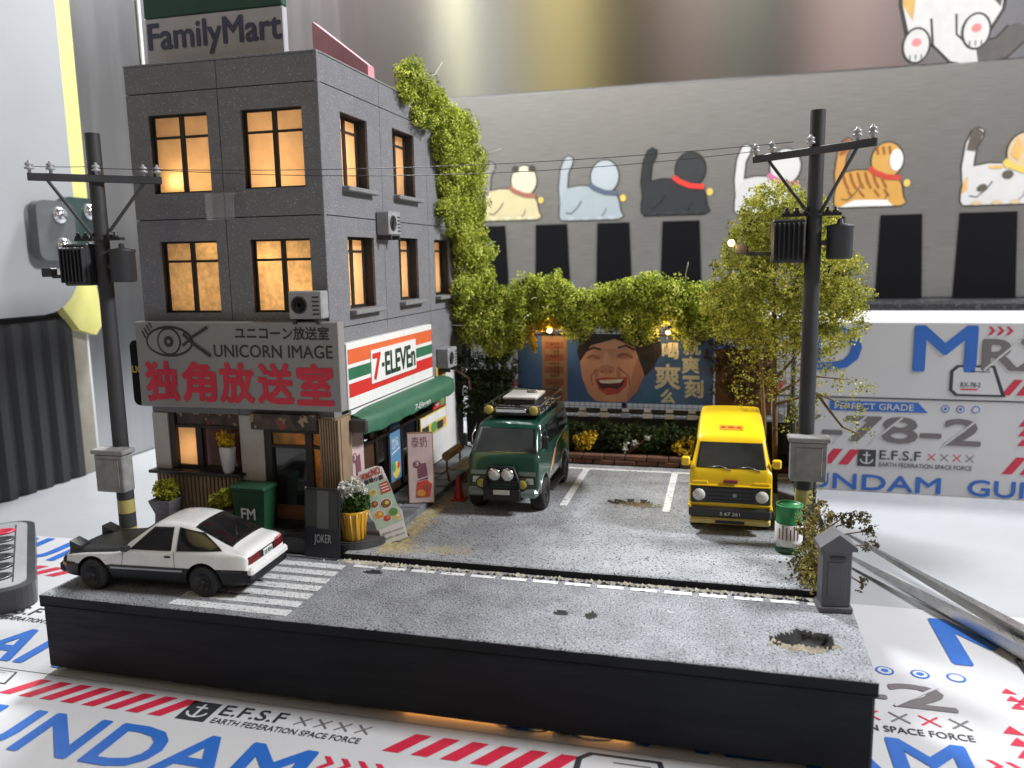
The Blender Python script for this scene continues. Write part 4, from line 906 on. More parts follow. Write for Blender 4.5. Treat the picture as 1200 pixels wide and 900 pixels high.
# ------------------------------------------------------------------ utility poles
m_pole = mat('pole_grey', (.024, .024, .027), .55, var=.25, vs=1.5, stretch=(1, 1, .3), bump=.2, bs=8)
m_metal = mat('dark_fitting', (.05, .05, .053), .4, metal=.5, var=.2); m_box = mat('meter_box_grey', (.22, .22, .215), .7, var=.2, vs=3, dirt=.6)
m_band = mat('yellow_band', (.36, .30, .10), .6, var=.15); m_ins = mat('insulator', (.32, .32, .33), .25, var=.2)
def pole(loc, label, armrot, armlen, armz, top, armoff=0.0):
    P = thing('utility_pole', label, 'utility pole', loc, group='utility poles', world=False)
    MB().cyl((0, 0, 0), (0, 0, top), .27, .23, 18).build('post', m_pole, P)
    for k in range(4): MB().cyl((0, 0, .55+k*.5), (0, 0, 1.02+k*.5), .285, .283, 18).build('band', m_band if k % 2 == 0 else m_joint, P)
    A = Matrix.Rotation(R(armrot), 4, 'Z') @ Matrix.Translation((armoff, 0, 0))
    a = MB(); a.box(-armlen/2, armlen/2, -.36, -.24, armz-.13, armz+.11, bev=.02, M=A); ar = a.build('crossarm', m_metal, P)
    for sx in (-1, 1):
        MB().cyl(A @ Vector((sx*armlen*.36, -.3, armz-.1)), Vector((sx*.12, -.1, armz-2.0)), .055, n=8).build('brace', m_metal, P)
    for q in (-.48, -.33, .0, .36, .47):
        i_ = MB(); i_.lathe([(.05, 0), (.05, .1), (.14, .12), (.14, .17), (.06, .2), (.12, .24), (.12, .29), (.05, .33), (.04, .38), (0, .4)], 12, M=A @ Matrix.Translation((armlen*q, -.3, armz+.11))); i_.build('insulator', m_ins, ar)
    c_ = MB(); c_.cyl((0, 0, armz-1.98), (0, 0, armz-1.85), .3, n=16); c_.box(-1.0, .8, -.12, .12, armz-1.99, armz-1.89)
    for q in (-.85, -.55, -.25, .4, .62): c_.lathe([(.1, 0), (.1, .07), (.05, .1), (.08, .16), (0, .18)], 10, M=Matrix.Translation((q, -.1, armz-1.89)))
    c_.build('collar', m_metal, P)
    tr = MB(); tr.box(-1.28, -.28, -.42, .42, armz-3.45, armz-2.08, bev=.05); tr = tr.build('transformer', m_pole, P)
    for q in range(7): MB().box(-1.25+q*.145, -1.19+q*.145, -.6, -.42, armz-3.35, armz-2.2, bev=.02).build('cooling_fin', m_pole, tr)
    cn = MB(); cn.lathe([(.36, 0), (.4, .06), (.4, .95), (.43, 1.0), (.43, 1.05), (.1, 1.12), (.08, 1.25), (0, 1.27)], 18, M=Matrix.Translation((.78, -.05, armz-3.35))); cn.box(.2, .5, -.1, .1, armz-2.9, armz-2.75); cn.build('canister', m_pole, P)
    lm = MB(); lm.box(-2.05, -1.28, -.1, .02, armz-3.2, armz-3.08); lm.box(-2.4, -2.0, -.2, .12, armz-3.15, armz-2.85, bev=.03)
    lm.build('lamp_arm', m_metal, P)
    mb = MB(); mb.box(-.52, .62, -.72, -.2, 2.45, 3.75, bev=.04); mb.box(-.6, .7, -.78, -.14, 3.76, 3.92, bev=.03); bo = mb.build('meter_box', m_box, P)
    mb = MB(); mb.box(-.36, .46, -.75, -.722, 2.62, 3.58, bev=.02); mb.build('box_door', m_box, bo)
    return P
pole((-20.0, 23.0, 0.0), 'dark utility pole behind the black and white car at the left edge', 44, 3.9, 12.85, 14.3)
pole((2.72, 27.85, 0.25), 'dark utility pole on the right beside the yellow van', -44, 4.6, 12.95, 14.2)
m_wire = mat('wire_black', (.02, .02, .02), .5)
def wire(a, b, sag, label):
    a = Vector(a); b = Vector(b); p = []
    for i in range(25):
        t_ = i/24; q = a.lerp(b, t_); q.z -= sag*4*t_*(1-t_); p.append(q)
    MB().tube(p, .012, 5).build('overhead_wire', m_wire, label=label, cat='wire', group='wires between the poles')
wire((-20.2, 22.9, 13.2), (2.0, 27.8, 13.52), .35, 'thin black wire, upper one between the two poles')
wire((-18.7, 24.0, 13.2), (.85, 29.2, 13.45), .45, 'thin black wire, lower one between the two poles')
wire((-21.4, 21.7, 13.2), (-20.2, 22.9, 13.25), .02, 'short black wire along the crossarm of the left pole')
# warm street lamp by the right pole and the string on the fence
def lamp(loc, label, e, r=.11, watts=.004):
    o = thing('led_lamp', label, 'lamp', loc, group='warm led lamps')
    MB().ball(loc, r, 8).build('bulb', m_led, o)
    MB().tube([loc, (loc[0]+.2, loc[1]+.05, loc[2]-.05), (loc[0]+.55, loc[1]+.1, loc[2]-.28)], .03, 6).build('stem', m_metal, o)
    bulb('lamp_light', (loc[0], loc[1]-.2, loc[2]), watts, (1, .62, .25), .1)
lamp((.19, 27.7, 10.42), 'glowing warm led on a stem left of the right pole', 1, .12, .008)
lamp((-8.4, 39.6, 6.5), 'glowing warm led under the hedge at the left of the poster', 1, .15, .014)
lamp((-2.58, 39.6, 6.42), 'glowing warm led under the hedge at the right of the poster', 1, .12, .008)
# ------------------------------------------------------------------ things on the pavement
JB = thing('standing_board', 'dark standing poster board reading JOKER in front of the shop door', 'poster board', (-13.1, 24.1, .02))
M = Matrix.Translation((-13.1, 23.95, .05)) @ Matrix.Rotation(R(-6), 4, 'X') @ plane((0, 0, 0), (1, 0, 0), (0, 0, 1))
MB().box(-.66, .66, 0, 2.4, -.08, 0, bev=.02, M=M).build('panel', mat('poster_navy', (.012, .013, .02), .35, var=.3), JB)
print_panel('print', M, (-.6, .08, .6, 2.32), mat('poster_print', (.012, .014, .022), .35, var=.4, vs=1.5), [(C((.03, .035, .03)), 'r', .0, .45, .4, 1.0), (C((.10, .105, .10)), 'r', .36, .42, .72, 1.0), (C((.03, .035, .028)), 'r', .74, .42, 1.0, 1.0), (C((.42, .42, .42)), 't', 'JOKER', .27, .16, .80, .33)], JB, z=.002, t=.01)
for sx in (-.62, .6): MB().cyl(M @ Vector((sx, 0, -.1)), M @ Vector((sx, 2.42, -.02)), .025, n=8).build('edge_rod', m_ins, JB)
# die-cut food sign leaning back
F1 = thing('food_sign', 'white die-cut food sign leaning on the tarmac outside the shop', 'sign', (-10.9, 25.5, .25))
M = Matrix.Translation((-10.98, 25.35, .32)) @ Matrix.Rotation(R(14), 4, 'Z') @ Matrix.Rotation(R(-12), 4, 'X') @ Matrix.Rotation(R(-12), 4, 'Y') @ plane((0, 0, 0), (1, 0, 0), (0, 0, 1)) @ Matrix.Rotation(R(6), 4, 'Z')
ol = [(-.42, 0), (.46, 0), (.50, .6), (.55, .95), (.44, 1.15), (.40, 1.6), (.42, 2.0), (.36, 2.62), (.15, 2.72), (-.2, 2.72), (-.5, 2.70), (-.54, 2.1), (-.52, 1.4), (-.60, 1.2), (-.58, 1.0), (-.46, .85), (-.44, .4)]
MB().prism(ol, -.05, 0, M=M).build('card', wht, F1)
fo = MB(); fm = [mint, red2, ora, yl, gr, brn, ink, wht, purple]
fo.poly([(-.5, .55), (.5, .6), (.42, 2.2), (-.5, 2.15)], .006, 0, M)
fo.text('HONG', -.44, 2.38, -.08, 2.6, .012, 1, M, bold=.03); fo.text('NO.', -.04, 2.42, .3, 2.66, .012, 1, M, bold=.04); fo.text('香辣小面', -.4, 2.2, .3, 2.36, .012, 6, M, copies=4, grow=.008)
for (x, y, r_, a, b) in ((-.22, 1.85, .16, 3, 2), (-.3, 1.45, .17, 5, 2), (.1, 1.35, .22, 5, 3), (-.25, 1.05, .2, 2, 3), (-.02, .85, .16, 1, 2), (.25, 1.0, .2, 4, 4), (.34, .8, .17, 3, 7)):
    fo.ell(x, y, r_, r_*.85, .012, 7, M, 16); fo.ell(x, y, r_*.84, r_*.7, .016, a, M, 16); fo.ell(x+r_*.2, y+r_*.1, r_*.35, r_*.3, .02, b, M, 12)
fo.poly([(.06, 1.7), (.42, 1.72), (.4, 2.1), (.1, 2.08)], .018, 1, M)
for q in range(3): fo.stroke([(.1, 1.8+q*.1), (.37, 1.81+q*.1)], .035, .024, 7, M)
for q in range(2): fo.text('营业时间 10:00-22:00', -.36, .14+q*.18, .4, .22+q*.18, .012, 6, M)
fo.build('print', fm, F1)
for sx in (-.3, .36): MB().cyl(M @ Vector((sx, .3, -.06)), (M @ Vector((sx, 0, 0)))+Vector((.02, .35, -.05)), .03, n=6).build('leg', m_acd, F1)
# tall drinks sign
F2 = thing('drinks_sign', 'tall pinkish drinks sign standing at the edge of the pavement', 'sign', (-11.4, 29.3, .45))
M = Matrix.Translation((-11.45, 29.2, .5)) @ Matrix.Rotation(R(20), 4, 'Z') @ Matrix.Rotation(R(-3), 4, 'X') @ plane((0, 0, 0), (1, 0, 0), (0, 0, 1))
MB().box(-.52, .52, 0, 2.85, -.12, 0, bev=.02, M=M).build('frame', mat('sign_wood', (.22, .12, .07), .6), F2)
print_panel('print', M, (-.48, .04, .48, 2.8), pinkish, drink(), F2, z=.001, t=.012)
# bench, cone
m_tanw = mat('bench_wood', (.42, .22, .09), .5, var=.2, stretch=(.3, 3, 3)); m_red3 = mat('cone_red', (.42, .02, .02), .4, var=.15)
BN = thing('park_bench', 'small tan bench beside the shop wall next to the green van', 'bench', (-11.0, 33.3, .45))
MB().cyl((-11.55, 32.5, 1.6), (-11.55, 34.6, 1.6), .2, n=12).build('back_roll', m_tanw, BN)
for q in range(3): MB().box(-11.4+q*.28, -11.15+q*.28, 32.4, 34.7, 1.0, 1.1, bev=.02).build('seat_plank', mat('bench_cream', (.52, .45, .36), .6, var=.1), BN)
for y in (32.6, 34.4):
    MB().tube([(-11.55, y, 1.6), (-11.55, y, .9), (-11.45, y, .45)], .05, 8).build('leg', brn, BN); MB().tube([(-10.75, y, 1.0), (-10.7, y, .45)], .05, 8).build('leg', brn, BN)
CN = thing('traffic_cone', 'red traffic cone at the front corner of the green van', 'cone', (-10.42, 30.75, .25))
MB().lathe([(.22, .08), (.20, .14), (.07, 1.02), (.05, 1.05), (0, 1.05)], 16, M=at(-10.42, 30.75, .25)).build('cone_body', m_red3, CN)
MB().box(-10.73, -10.11, 30.45, 31.05, .26, .34, bev=.03).build('foot', m_red3, CN)
# pots on the pavement
m_pot = mat('grey_pot', (.16, .155, .165), .7, var=.3, vs=2.5, bump=.5, bs=6); m_ypot = mat('yellow_glazed_pot', (.50, .27, .02), .3, var=.3, vs=2, stretch=(2, 2, .3), coat=.3)
lm_y = leafmat('leaf_lime', [(.20, .24, .02), (.42, .44, .05), (.60, .58, .10)]); lm_w = leafmat('petal_white', [(.55, .56, .45), (.78, .78, .72), (.85, .85, .82)]); lm_d = leafmat('leaf_deep', [(.02, .05, .01), (.05, .11, .02), (.12, .2, .04)])
lm_f = leafmat('flower_yellow', [(.45, .25, .01), (.70, .48, .02), (.80, .62, .08)])
def pot_plant(name, label, x, y, z, prof, mpot, leafm, blobs, size, sq=False, n=260):
    o = thing(name, label, 'plant pot', (x, y, z))
    mb = MB(); mb.lathe(prof, 4 if sq else 20, M=at(x, y, z, 45 if sq else 0), smooth=not sq); mb.build('pot', mpot, o)
    P_, N_, B_ = clumps([(x+a, y+b, z+c, r, r, r*.9) for a, b, c, r in blobs], n, .09, 8, seed=int(abs(x*10))); leaves('foliage', leafm, P_, N_, size, o, 3, rbias=B_)
    return o
pot_plant('potted_plant', 'tapered grey pot with lime leaves beside the left pole', -19.75, 24.75, .5, [(.42, 0), (.46, .05), (.42, .5), (.62, 1.0), (.6, 1.05), (.5, 1.03), (.0, .95)], m_pot, lm_y, [(0, 0, 1.3, .3), (.15, .05, 1.5, .22), (-.15, 0, 1.4, .25), (.2, 0, 1.2, .2)], .16, True)
pot_plant('potted_plant', 'low pot with lime leaves between the white car and the green bin', -17.35, 24.75, .5, [(.3, 0), (.42, .6), (.48, .75), (.42, .75), (0, .7)], m_pot, lm_y, [(-.15, 0, 1.1, .25), (.1, 0, 1.2, .25), (.3, 0, 1.3, .18), (-.3, 0, 1.15, .18)], .17)
YP = pot_plant('flower_pot', 'yellow glazed pot of white flowers at the pavement corner', -12.3, 24.85, .5, [(.36, 0), (.38, .04), (.40, .5), (.50, .98), (.52, 1.04), (.46, 1.04), (0, .95)], m_ypot, lm_d, [(0, 0, 1.2, .32), (.15, 0, 1.4, .3), (.2, .1, 1.2, .25)], .2)
P_, N_, B_ = clumps([(-12.3+a, 24.85+b, .5+c, r, r, r) for a, b, c, r in ((-.35, -.1, 1.6, .2), (-.15, -.1, 1.75, .25), (.12, -.05, 1.8, .22), (-.25, -.15, 1.4, .16), (.32, 0, 1.75, .18), (.0, .1, 1.9, .2), (-.3, -.1, 1.15, .12))], 420, .07, 9, 5); leaves('petals', lm_w, P_, N_, .11, YP, 6, rbias=B_)
for i in range(14):
    a = i/14*2*math.pi; MB().tube([(-12.3+.38*math.cos(a), 24.85+.38*math.sin(a), .54), (-12.3+.41*math.cos(a), 24.85+.41*math.sin(a), 1.0), (-12.3+.5*math.cos(a), 24.85+.5*math.sin(a), 1.48)], .035, 5).build('pot_rib', m_ypot, YP)
VS = thing('window_vase', 'pale tall vase with dried yellow flowers on the window ledge', 'vase', (-17.3, 25.25, 2.48))
MB().lathe([(.14, 0), (.2, .1), (.27, .6), (.30, .95), (.26, 1.0), (0, .95)], 16, M=at(-17.35, 25.22, 2.485)).build('vase', mat('vase_white', (.5, .5, .5), .35, var=.1), VS)
P_, N_, B_ = clumps([(-17.35, 25.22, 3.75, .28, .2, .25)], 260, .08, 8, 7); leaves('foliage', lm_f, P_, N_, .13, VS, 3, rbias=B_)
# green bin
m_bin = mat('bin_green', (.010, .055, .025), .45, var=.2); BI = thing('green_bin', 'dark green lidded bin with white letters beside the shop door', 'bin', (-16.15, 24.85, .5))
mb = MB(); v = []
for z, s_ in ((0, .52), (1.55, .66)): v += [(-16.15-s_, 24.85-s_*.6, .5+z), (-16.15+s_, 24.85-s_*.6, .5+z), (-16.15+s_, 24.85+s_*.6, .5+z), (-16.15-s_, 24.85+s_*.6, .5+z)]
mb.add(v, [(3, 2, 1, 0), (4, 5, 6, 7), (0, 1, 5, 4), (1, 2, 6, 5), (2, 3, 7, 6), (3, 0, 4, 7)]); mb.build('bin_body', m_bin, BI)
MB().box(-16.88, -15.42, 24.38, 25.28, 2.06, 2.26, bev=.06).build('lid', m_bin, BI)
MB().text('FM', -16.45, 1.05, -15.9, 1.45, 0, 0, Matrix.Translation((0, 24.46, 0)) @ front(0) @ Matrix.Rotation(0, 4, 'X'), bold=.03).build('white_lettering', wht, BI)
# oil drum, letter box, side fence
m_drg = mat('drum_green', (.02, .22, .07), .35, var=.1); m_drd = mat('drum_dark_green', (.02, .07, .03), .4, var=.15)
DR = thing('oil_drum', 'green oil drum with white label band next to the right pole', 'drum', (2.25, 27.35, .25))
MB().lathe([(.40, 0), (.42, .03), (.42, .5), (.44, .53), (.42, .56), (.42, 1.0), (.44, 1.03), (.42, 1.06), (.42, 1.55), (.44, 1.58), (.44, 1.62), (.4, 1.62), (.4, 1.57), (0, 1.57)], 24, M=at(2.25, 27.35, .25)).build('barrel', m_drg, DR)
MB().lathe([(.424, .25), (.447, .4), (.447, .98), (.424, 1.0)], 24, M=at(2.25, 27.35, .25)).build('label_band', wht, DR)
MB().lathe([(.426, .03), (.446, .1), (.446, .2), (.426, .24)], 24, M=at(2.25, 27.35, .25)).build('lower_band', m_drd, DR)
mb = MB()
for k in range(12):
    a = R(225+k*8); c_ = (2.25+.455*math.cos(a), 27.35+.455*math.sin(a)); 
    if k % 2 == 0: mb.box(-.02, .02, -.004, .004, .75, 1.12+.06*(k % 3), M=at(c_[0], c_[1], 0, math.degrees(a)+90))
mb.build('label_print', purple, DR)
m_lb = mat('letterbox_grey', (.095, .095, .11), .55, var=.15, vs=2)
LB = thing('letter_box', 'small dark grey gabled letter box at the front right corner of the base', 'letter box', (3.2, 23.5, 0))
lbM = at(3.2, 23.5, 0, 6)
b_ = MB(); b_.box(-.46, .46, -.38, .38, 0, .18, bev=.03, M=lbM); b_.box(-.39, .39, -.32, .32, .18, 1.85, bev=.03, M=lbM); b_.build('body', m_lb, LB)
b_ = MB(); b_.prism([(-.5, 1.84), (.5, 1.84), (.5, 1.94), (0, 2.32), (-.5, 1.94)], -.42, .42, M=lbM @ plane((0, 0, 0), (1, 0, 0), (0, 0, 1))); b_.build('roof', m_lb, LB)
MB().box(-.25, .25, -.345, -.325, .5, 1.5, bev=.008, M=lbM).build('door', m_lb, LB); MB().box(-.2, .2, -.36, -.325, 1.58, 1.66, M=lbM).build('slot', m_acd, LB)
m_fw = mat('dark_wall_panel', (.075, .077, .085), .6, var=.3, vs=1, bump=.3, bs=6)
RW = thing('side_fence', 'dark grey low panel fence along the right edge behind the yellow van', 'fence', (3.2, 33.5, .25))
for i in range(8): MB().box(3.05, 3.2, 29.4+i*1.32, 30.66+i*1.32, .26, 3.1-.0*i, bev=.04).build('fence_panel', m_fw, RW)
for i in range(9): MB().box(3.0, 3.28, 29.28+i*1.32, 29.4+i*1.32, .26, 3.3, bev=.03).build('fence_post', m_fw, RW)

# ------------------------------------------------------------------ back fence, poster, plaques
m_mesh = mat('fence_wire', (.25, .25, .26), .45, metal=.4)
FN = thing('mesh_fence', 'grey wire mesh fence at the back of the lot under the hedge', 'fence', (-5, 40.6, .6))
fm_ = MB()
for x in np.arange(-13.0, 3.3, .27): fm_.box(x-.018, x+.018, 40.55, 40.58, .6, 8.3)
for z in np.arange(2.0, 8.3, .27): fm_.box(-13.0, 3.3, 40.585, 40.61, z-.016, z+.016)
fm_.build('wire_mesh', m_mesh, FN, kind='stuff')
for x in (-13.0, -8.9, -4.8, -.7, 3.3): MB().cyl((x, 40.7, .5), (x, 40.7, 8.4), .12, n=10).build('post', m_pole, FN)
for z in (2.0, 8.35): MB().cyl((-13, 40.7, z), (3.3, 40.7, z), .08, n=8).build('rail', m_pole, FN)
BB = thing('laughing_poster', 'wide poster of a laughing face and cream lettering on the back fence', 'poster', (-5.3, 40.1, 2.8))
M = front(40.05)
MB().box(-10.15, -.42, 2.82, 6.2, -.12, 0, M=M).build('board', mat('poster_blue', (.05, .12, .32), .4, var=.35, vs=.5), BB)
skin = mat('skin_print', (.56, .29, .20), .5, var=.22, vs=.55); skin2 = mat('skin_shade_print', (.42, .19, .125), .5, var=.35, vs=.6); hair = mat('hair_print', (.022, .015, .012), .5, var=.6, vs=2); lip = C((.40, .06, .05)); mouth = C((.06, .01, .012)); teeth = C((.66, .60, .54)); crm = C((.68, .65, .52)); blu2 = C((.03, .14, .30)); wood = C((.24, .15, .085)); crease = C((.20, .07, .045))
p = MB(); pm = [wood, hair, skin, skin2, mouth, lip, teeth, crm, blu2, crease, mat('skin_light_print', (.60, .325, .225), .5, var=.15, vs=.8)]
p.rect(-8.9, 2.86, -7.6, 6.17, .006, 0, M)
for q in range(5): p.rect(-8.75, 3.0+q*.63, -7.8, 3.35+q*.63, .010, 9, M)
for q in range(3): p.text('正品保', -8.5+.02*q, 3.05+q*1.0, -8.0, 3.85+q*1.0, .014, 1, M, copies=0)
fc = [(-6.55, 3.3), (-6.15, 2.9), (-5.4, 2.84), (-4.6, 2.9), (-4.1, 3.4), (-3.75, 4.2), (-3.6, 5.1), (-3.9, 5.8), (-4.6, 6.15), (-6.1, 6.17), (-6.75, 5.8), (-6.95, 5.0), (-6.85, 4.1)]
p.poly([(-6.9, 6.18), (-7.1, 5.4), (-6.95, 4.9), (-6.4, 5.7), (-5.2, 6.05), (-4.1, 5.6), (-3.75, 4.6), (-3.3, 4.9), (-2.9, 5.5), (-3.05, 6.18)], .022, 1, M)
p.poly([(-4.3, 5.9), (-3.7, 4.2), (-3.3, 4.6), (-2.9, 5.4), (-3.0, 6.18), (-4.6, 6.18)], .021, 1, M)
p.poly(fc, .012, 2, M)
p.poly([(-4.6, 2.9), (-4.1, 3.4), (-3.75, 4.2), (-3.6, 5.1), (-3.9, 5.6), (-4.25, 4.6), (-4.5, 3.7)], .014, 3, M)
p.poly([(-6.2, 4.0), (-5.7, 4.12), (-5.2, 4.1), (-4.55, 4.15), (-4.6, 3.7), (-5.0, 3.3), (-5.6, 3.2), (-6.0, 3.5)], .018, 5, M)
p.poly([(-6.08, 3.95), (-5.4, 4.0), (-4.7, 4.05), (-4.8, 3.72), (-5.1, 3.45), (-5.6, 3.4), (-5.95, 3.6)], .024, 4, M)
p.poly([(-6.0, 3.95), (-5.4, 4.0), (-4.75, 4.05), (-4.9, 3.86), (-5.5, 3.8), (-5.9, 3.82)], .028, 6, M); p.ell(-5.4, 3.48, .35, .1, .028, 5, M, 14)
p.stroke([(-6.6, 5.05), (-6.3, 5.2), (-5.95, 5.05)], .07, .02, 9, M); p.stroke([(-5.1, 5.15), (-4.7, 5.3), (-4.3, 5.1)], .07, .02, 9, M)
p.stroke([(-6.6, 5.45), (-6.25, 5.6), (-5.9, 5.5)], .1, .02, 1, M); p.stroke([(-5.05, 5.6), (-4.65, 5.72), (-4.2, 5.5)], .1, .02, 1, M)
p.ell(-5.6, 4.5, .42, .24, .016, 3, M, 16); p.ell(-5.82, 4.42, .07, .05, .02, 9, M, 8); p.ell(-5.42, 4.42, .07, .05, .022, 9, M, 8)
p.stroke([(-6.15, 4.5), (-6.4, 4.1), (-6.3, 3.7)], .05, .02, 9, M); p.stroke([(-5.0, 4.6), (-4.5, 4.2), (-4.45, 3.7)], .05, .02, 9, M)
hi_ = 10
for (x_, z_, rx_, rz_, rt_) in ((-5.6, 5.0, .16, .42, 5), (-5.5, 5.75, .8, .2, 0), (-5.45, 3.05, .4, .12, 0)): p.ell(x_, z_, rx_, rz_, .0155, hi_, M, 18, rot=rt_)
for (x_, z_, rx_, rz_) in ((-6.25, 5.12, .36, .16), (-4.7, 5.2, .4, .17), (-5.0, 4.35, .12, .3), (-6.1, 4.3, .1, .28)): p.ell(x_, z_, rx_, rz_, .0165, 3, M, 16)
p.poly([(-4.1, 2.84), (-3.6, 3.3), (-2.95, 3.7), (-2.4, 3.2), (-2.3, 2.84)], .012, 8, M)
for (ch, x, z, s_) in (('喝', -2.85, 5.1, .75), ('爽', -3.2, 3.6, 1.2), ('么', -2.9, 2.9, .65), ('就', -1.85, 5.3, .8), ('爽', -1.9, 4.4, .8), ('一', -1.85, 4.0, .75), ('刻', -1.75, 3.2, .85)):
    p.text(ch, x, z if ch != '一' else z+.12, x+s_, z+s_ if ch != '一' else z+.25, .018, 7, M, copies=6, grow=.035)
p.build('print', pm, BB)
MB().box(-10.2, -.38, 39.98, 40.2, 6.2, 6.28).build('frame_bar', m_frame, BB)
# dark rail with a row of white plaques under the poster
m_plq = mat('plaque_white', (.72, .72, .76), .4, var=.1); m_plb = mat('plaque_pale_blue', (.35, .38, .62), .4)
RL = thing('plaque_rail', 'dark rail with a row of small white plaques under the poster', 'rail', (-5, 39.9, 2.3))
MB().box(-11.0, -.2, 39.85, 40.0, 2.3, 2.55, bev=.02).build('bar', m_joint, RL)
for i in range(9):
    x = -10.2+i*1.08
    MB().box(x, x+.34, 39.80, 39.845, 2.44, 2.60).build('plaque', m_plq, RL); MB().box(x-.06, x+.40, 39.80, 39.845, 2.12, 2.36, bev=.01).build('plaque', m_plb if i % 4 == 1 else m_plq, RL)
MB().box(-13.0, 3.3, 40.0, 40.4, .5, 2.1).build('low_back_wall', m_joint, RL)
m_brd = mat('rust_board', (.20, .09, .04), .8, var=.4, vs=1)
MB().box(-.3, 2.3, 40.1, 40.3, 2.4, 5.6).build('rust_board', m_brd, label='rusty brown board on the fence right of the poster', cat='board')
# ------------------------------------------------------------------ planting
mossy = [(.07, .09, .012), (.22, .28, .03), (.45, .53, .06), (.66, .72, .12), (.80, .82, .24)]
lm_m = leafmat('moss_leaf', mossy, tr=.1); lm_t = leafmat('tree_leaf', [(.16, .17, .02), (.40, .42, .06), (.66, .66, .12), (.84, .80, .26)], tr=.12)
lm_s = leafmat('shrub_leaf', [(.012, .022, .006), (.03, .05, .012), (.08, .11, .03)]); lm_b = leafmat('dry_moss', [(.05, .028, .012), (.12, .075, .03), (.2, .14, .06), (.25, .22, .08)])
m_twig = mat('twig', (.16, .10, .055), .8, var=.3); m_pale_twig = mat('pale_twig', (.42, .40, .30), .7, var=.2)
VN = thing('climbing_ivy', 'bright green ivy tumbling from the roof down the back corner of the building', 'ivy', (-12.9, 38.5, 7))
vb = [(-13.0, 33.2, 17.2, .35, .7, .28), (-12.95, 34.4, 17.15, .4, .8, .4), (-12.9, 35.6, 17.0, .45, .9, .55), (-12.85, 36.9, 16.8, .5, 1.0, .8), (-12.8, 38.2, 16.6, .6, 1.1, .9), (-12.7, 39.6, 16.4, .7, 1.0, .8),
      (-12.75, 36.8, 15.6, .45, .8, .8), (-12.7, 37.9, 15.3, .6, 1.2, 1.0), (-12.6, 39.5, 15.2, .7, 1.2, 1.0), (-12.8, 37.6, 14.0, .5, .9, 1.0), (-12.6, 39.2, 13.9, .65, 1.1, 1.0), (-12.5, 40.4, 14.9, .6, .7, .8), (-12.7, 38.7, 12.7, .5, .9, .9), (-12.5, 39.8, 12.5, .6, .9, .9),
      (-12.6, 39.0, 11.5, .5, .8, .8), (-12.4, 40.0, 11.3, .55, .9, .9), (-12.6, 39.2, 10.2, .5, .8, .8), (-12.4, 40.2, 10.0, .55, .9, .9), (-12.5, 39.4, 9.0, .6, .9, .8), (-12.2, 40.2, 8.8, .7, .9, .8)]
gv = np.random.default_rng(77); vb = [(b[0]+gv.normal(0, .08), b[1]+gv.normal(0, .22), b[2]+gv.normal(0, .2), b[3]*.85, b[4]*(.55+.5*gv.random()), b[5]*(.55+.5*gv.random())) for b in vb]
vb += [(b[0]+.1, b[1]+gv.normal(0, b[4]*1.1), b[2]+gv.normal(0, .7), .25, .25+.2*gv.random(), .22+.2*gv.random()) for b in vb for _ in range(2)]
P_, N_, B_ = clumps(vb, 78, .27, 40, 21, .82); leaves('foliage', lm_m, P_, N_, .12, VN, 22, jitter=.55, rbias=B_)
P_, N_, B_ = clumps([(b[0]-.1, b[1], b[2], b[3]*.7, b[4]*.8, b[5]*.8) for b in vb], 60, .15, 8, 25); leaves('gap_shade_foliage', lm_s, P_, N_, .14, VN, 26, rbias=B_)  # dark filler leaves: shade between the ivy clumps put into their colour
def twigs(parent, pts, n, ln, m, seed, r=.02):
    g_ = np.random.default_rng(seed); mb = MB()
    for _ in range(n):
        b = pts[g_.integers(len(pts))]; p0 = Vector((b[0]+g_.normal(0, b[3]*.6), b[1]+g_.normal(0, b[4]*.6), b[2]+g_.normal(0, b[5]*.6)))
        d = Vector((g_.normal(0, 1), g_.normal(-.5, .8), g_.normal(.1, .8))).normalized(); q = Vector((g_.normal(0, 1), g_.normal(0, 1), g_.normal(0, 1)))*.35
        L = ln*(.5+g_.random()); mb.tube([p0, p0+d*L*.5+q*L*.3, p0+d*L+q*L*.1], r, 4)
    return mb.build('twigs', m, parent)
twigs(VN, vb, 40, 1.3, m_pale_twig, 4, .016)
HG = thing('hanging_hedge', 'mossy green hedge hanging over the back fence above the poster', 'hedge', (-5, 39.8, 5))
hb = []; g = np.random.default_rng(12)
for x in np.arange(-12.6, 1.2, .62):
    top = 8.55+.35*math.sin(x*1.3)+.2*g.normal(); lowz = 7.1+.35*math.sin(x*2.1+1)
    if x < -9.9: lowz = 5.9+.4*g.normal()
    z = top
    while z > lowz:
        hb.append((x+g.normal(0, .15), 39.7+g.normal(0, .25)-(.4 if x < -9.9 else 0), z-.3, .55+.12*g.normal(), .6, .45+.08*g.normal())); z -= .62
P_, N_, B_ = clumps(hb, 52, .27, 38, 31, .82); leaves('foliage', lm_m, P_, N_, .12, HG, 32, jitter=.55, rbias=np.clip(B_-.03, 0, 1))
P_, N_, B_ = clumps([(b[0], b[1]+.1, b[2], b[3]*.8, b[4]*.7, b[5]*.8) for b in hb], 45, .15, 8, 37); leaves('gap_shade_foliage', lm_s, P_, N_, .14, HG, 38, rbias=B_)  # dark leaves in the hedge gaps, standing in for shade there
twigs(HG, hb, 34, 1.2, m_pale_twig, 8, .016)
hd = [(x, 40.2, 6.9+.2*math.sin(x*3), .5, .35, .5) for x in np.arange(-6.8, -.5, .8)]+[(x, 39.9, 5.4, .6, .5, .9) for x in np.arange(-.2, 2.4, .6)]+[(x, 39.8, 4.2, .6, .5, .9) for x in np.arange(0, 2.4, .6)]+[(x, 39.9, 6.8, .6, .5, .9) for x in np.arange(-.6, 2.4, .6)]
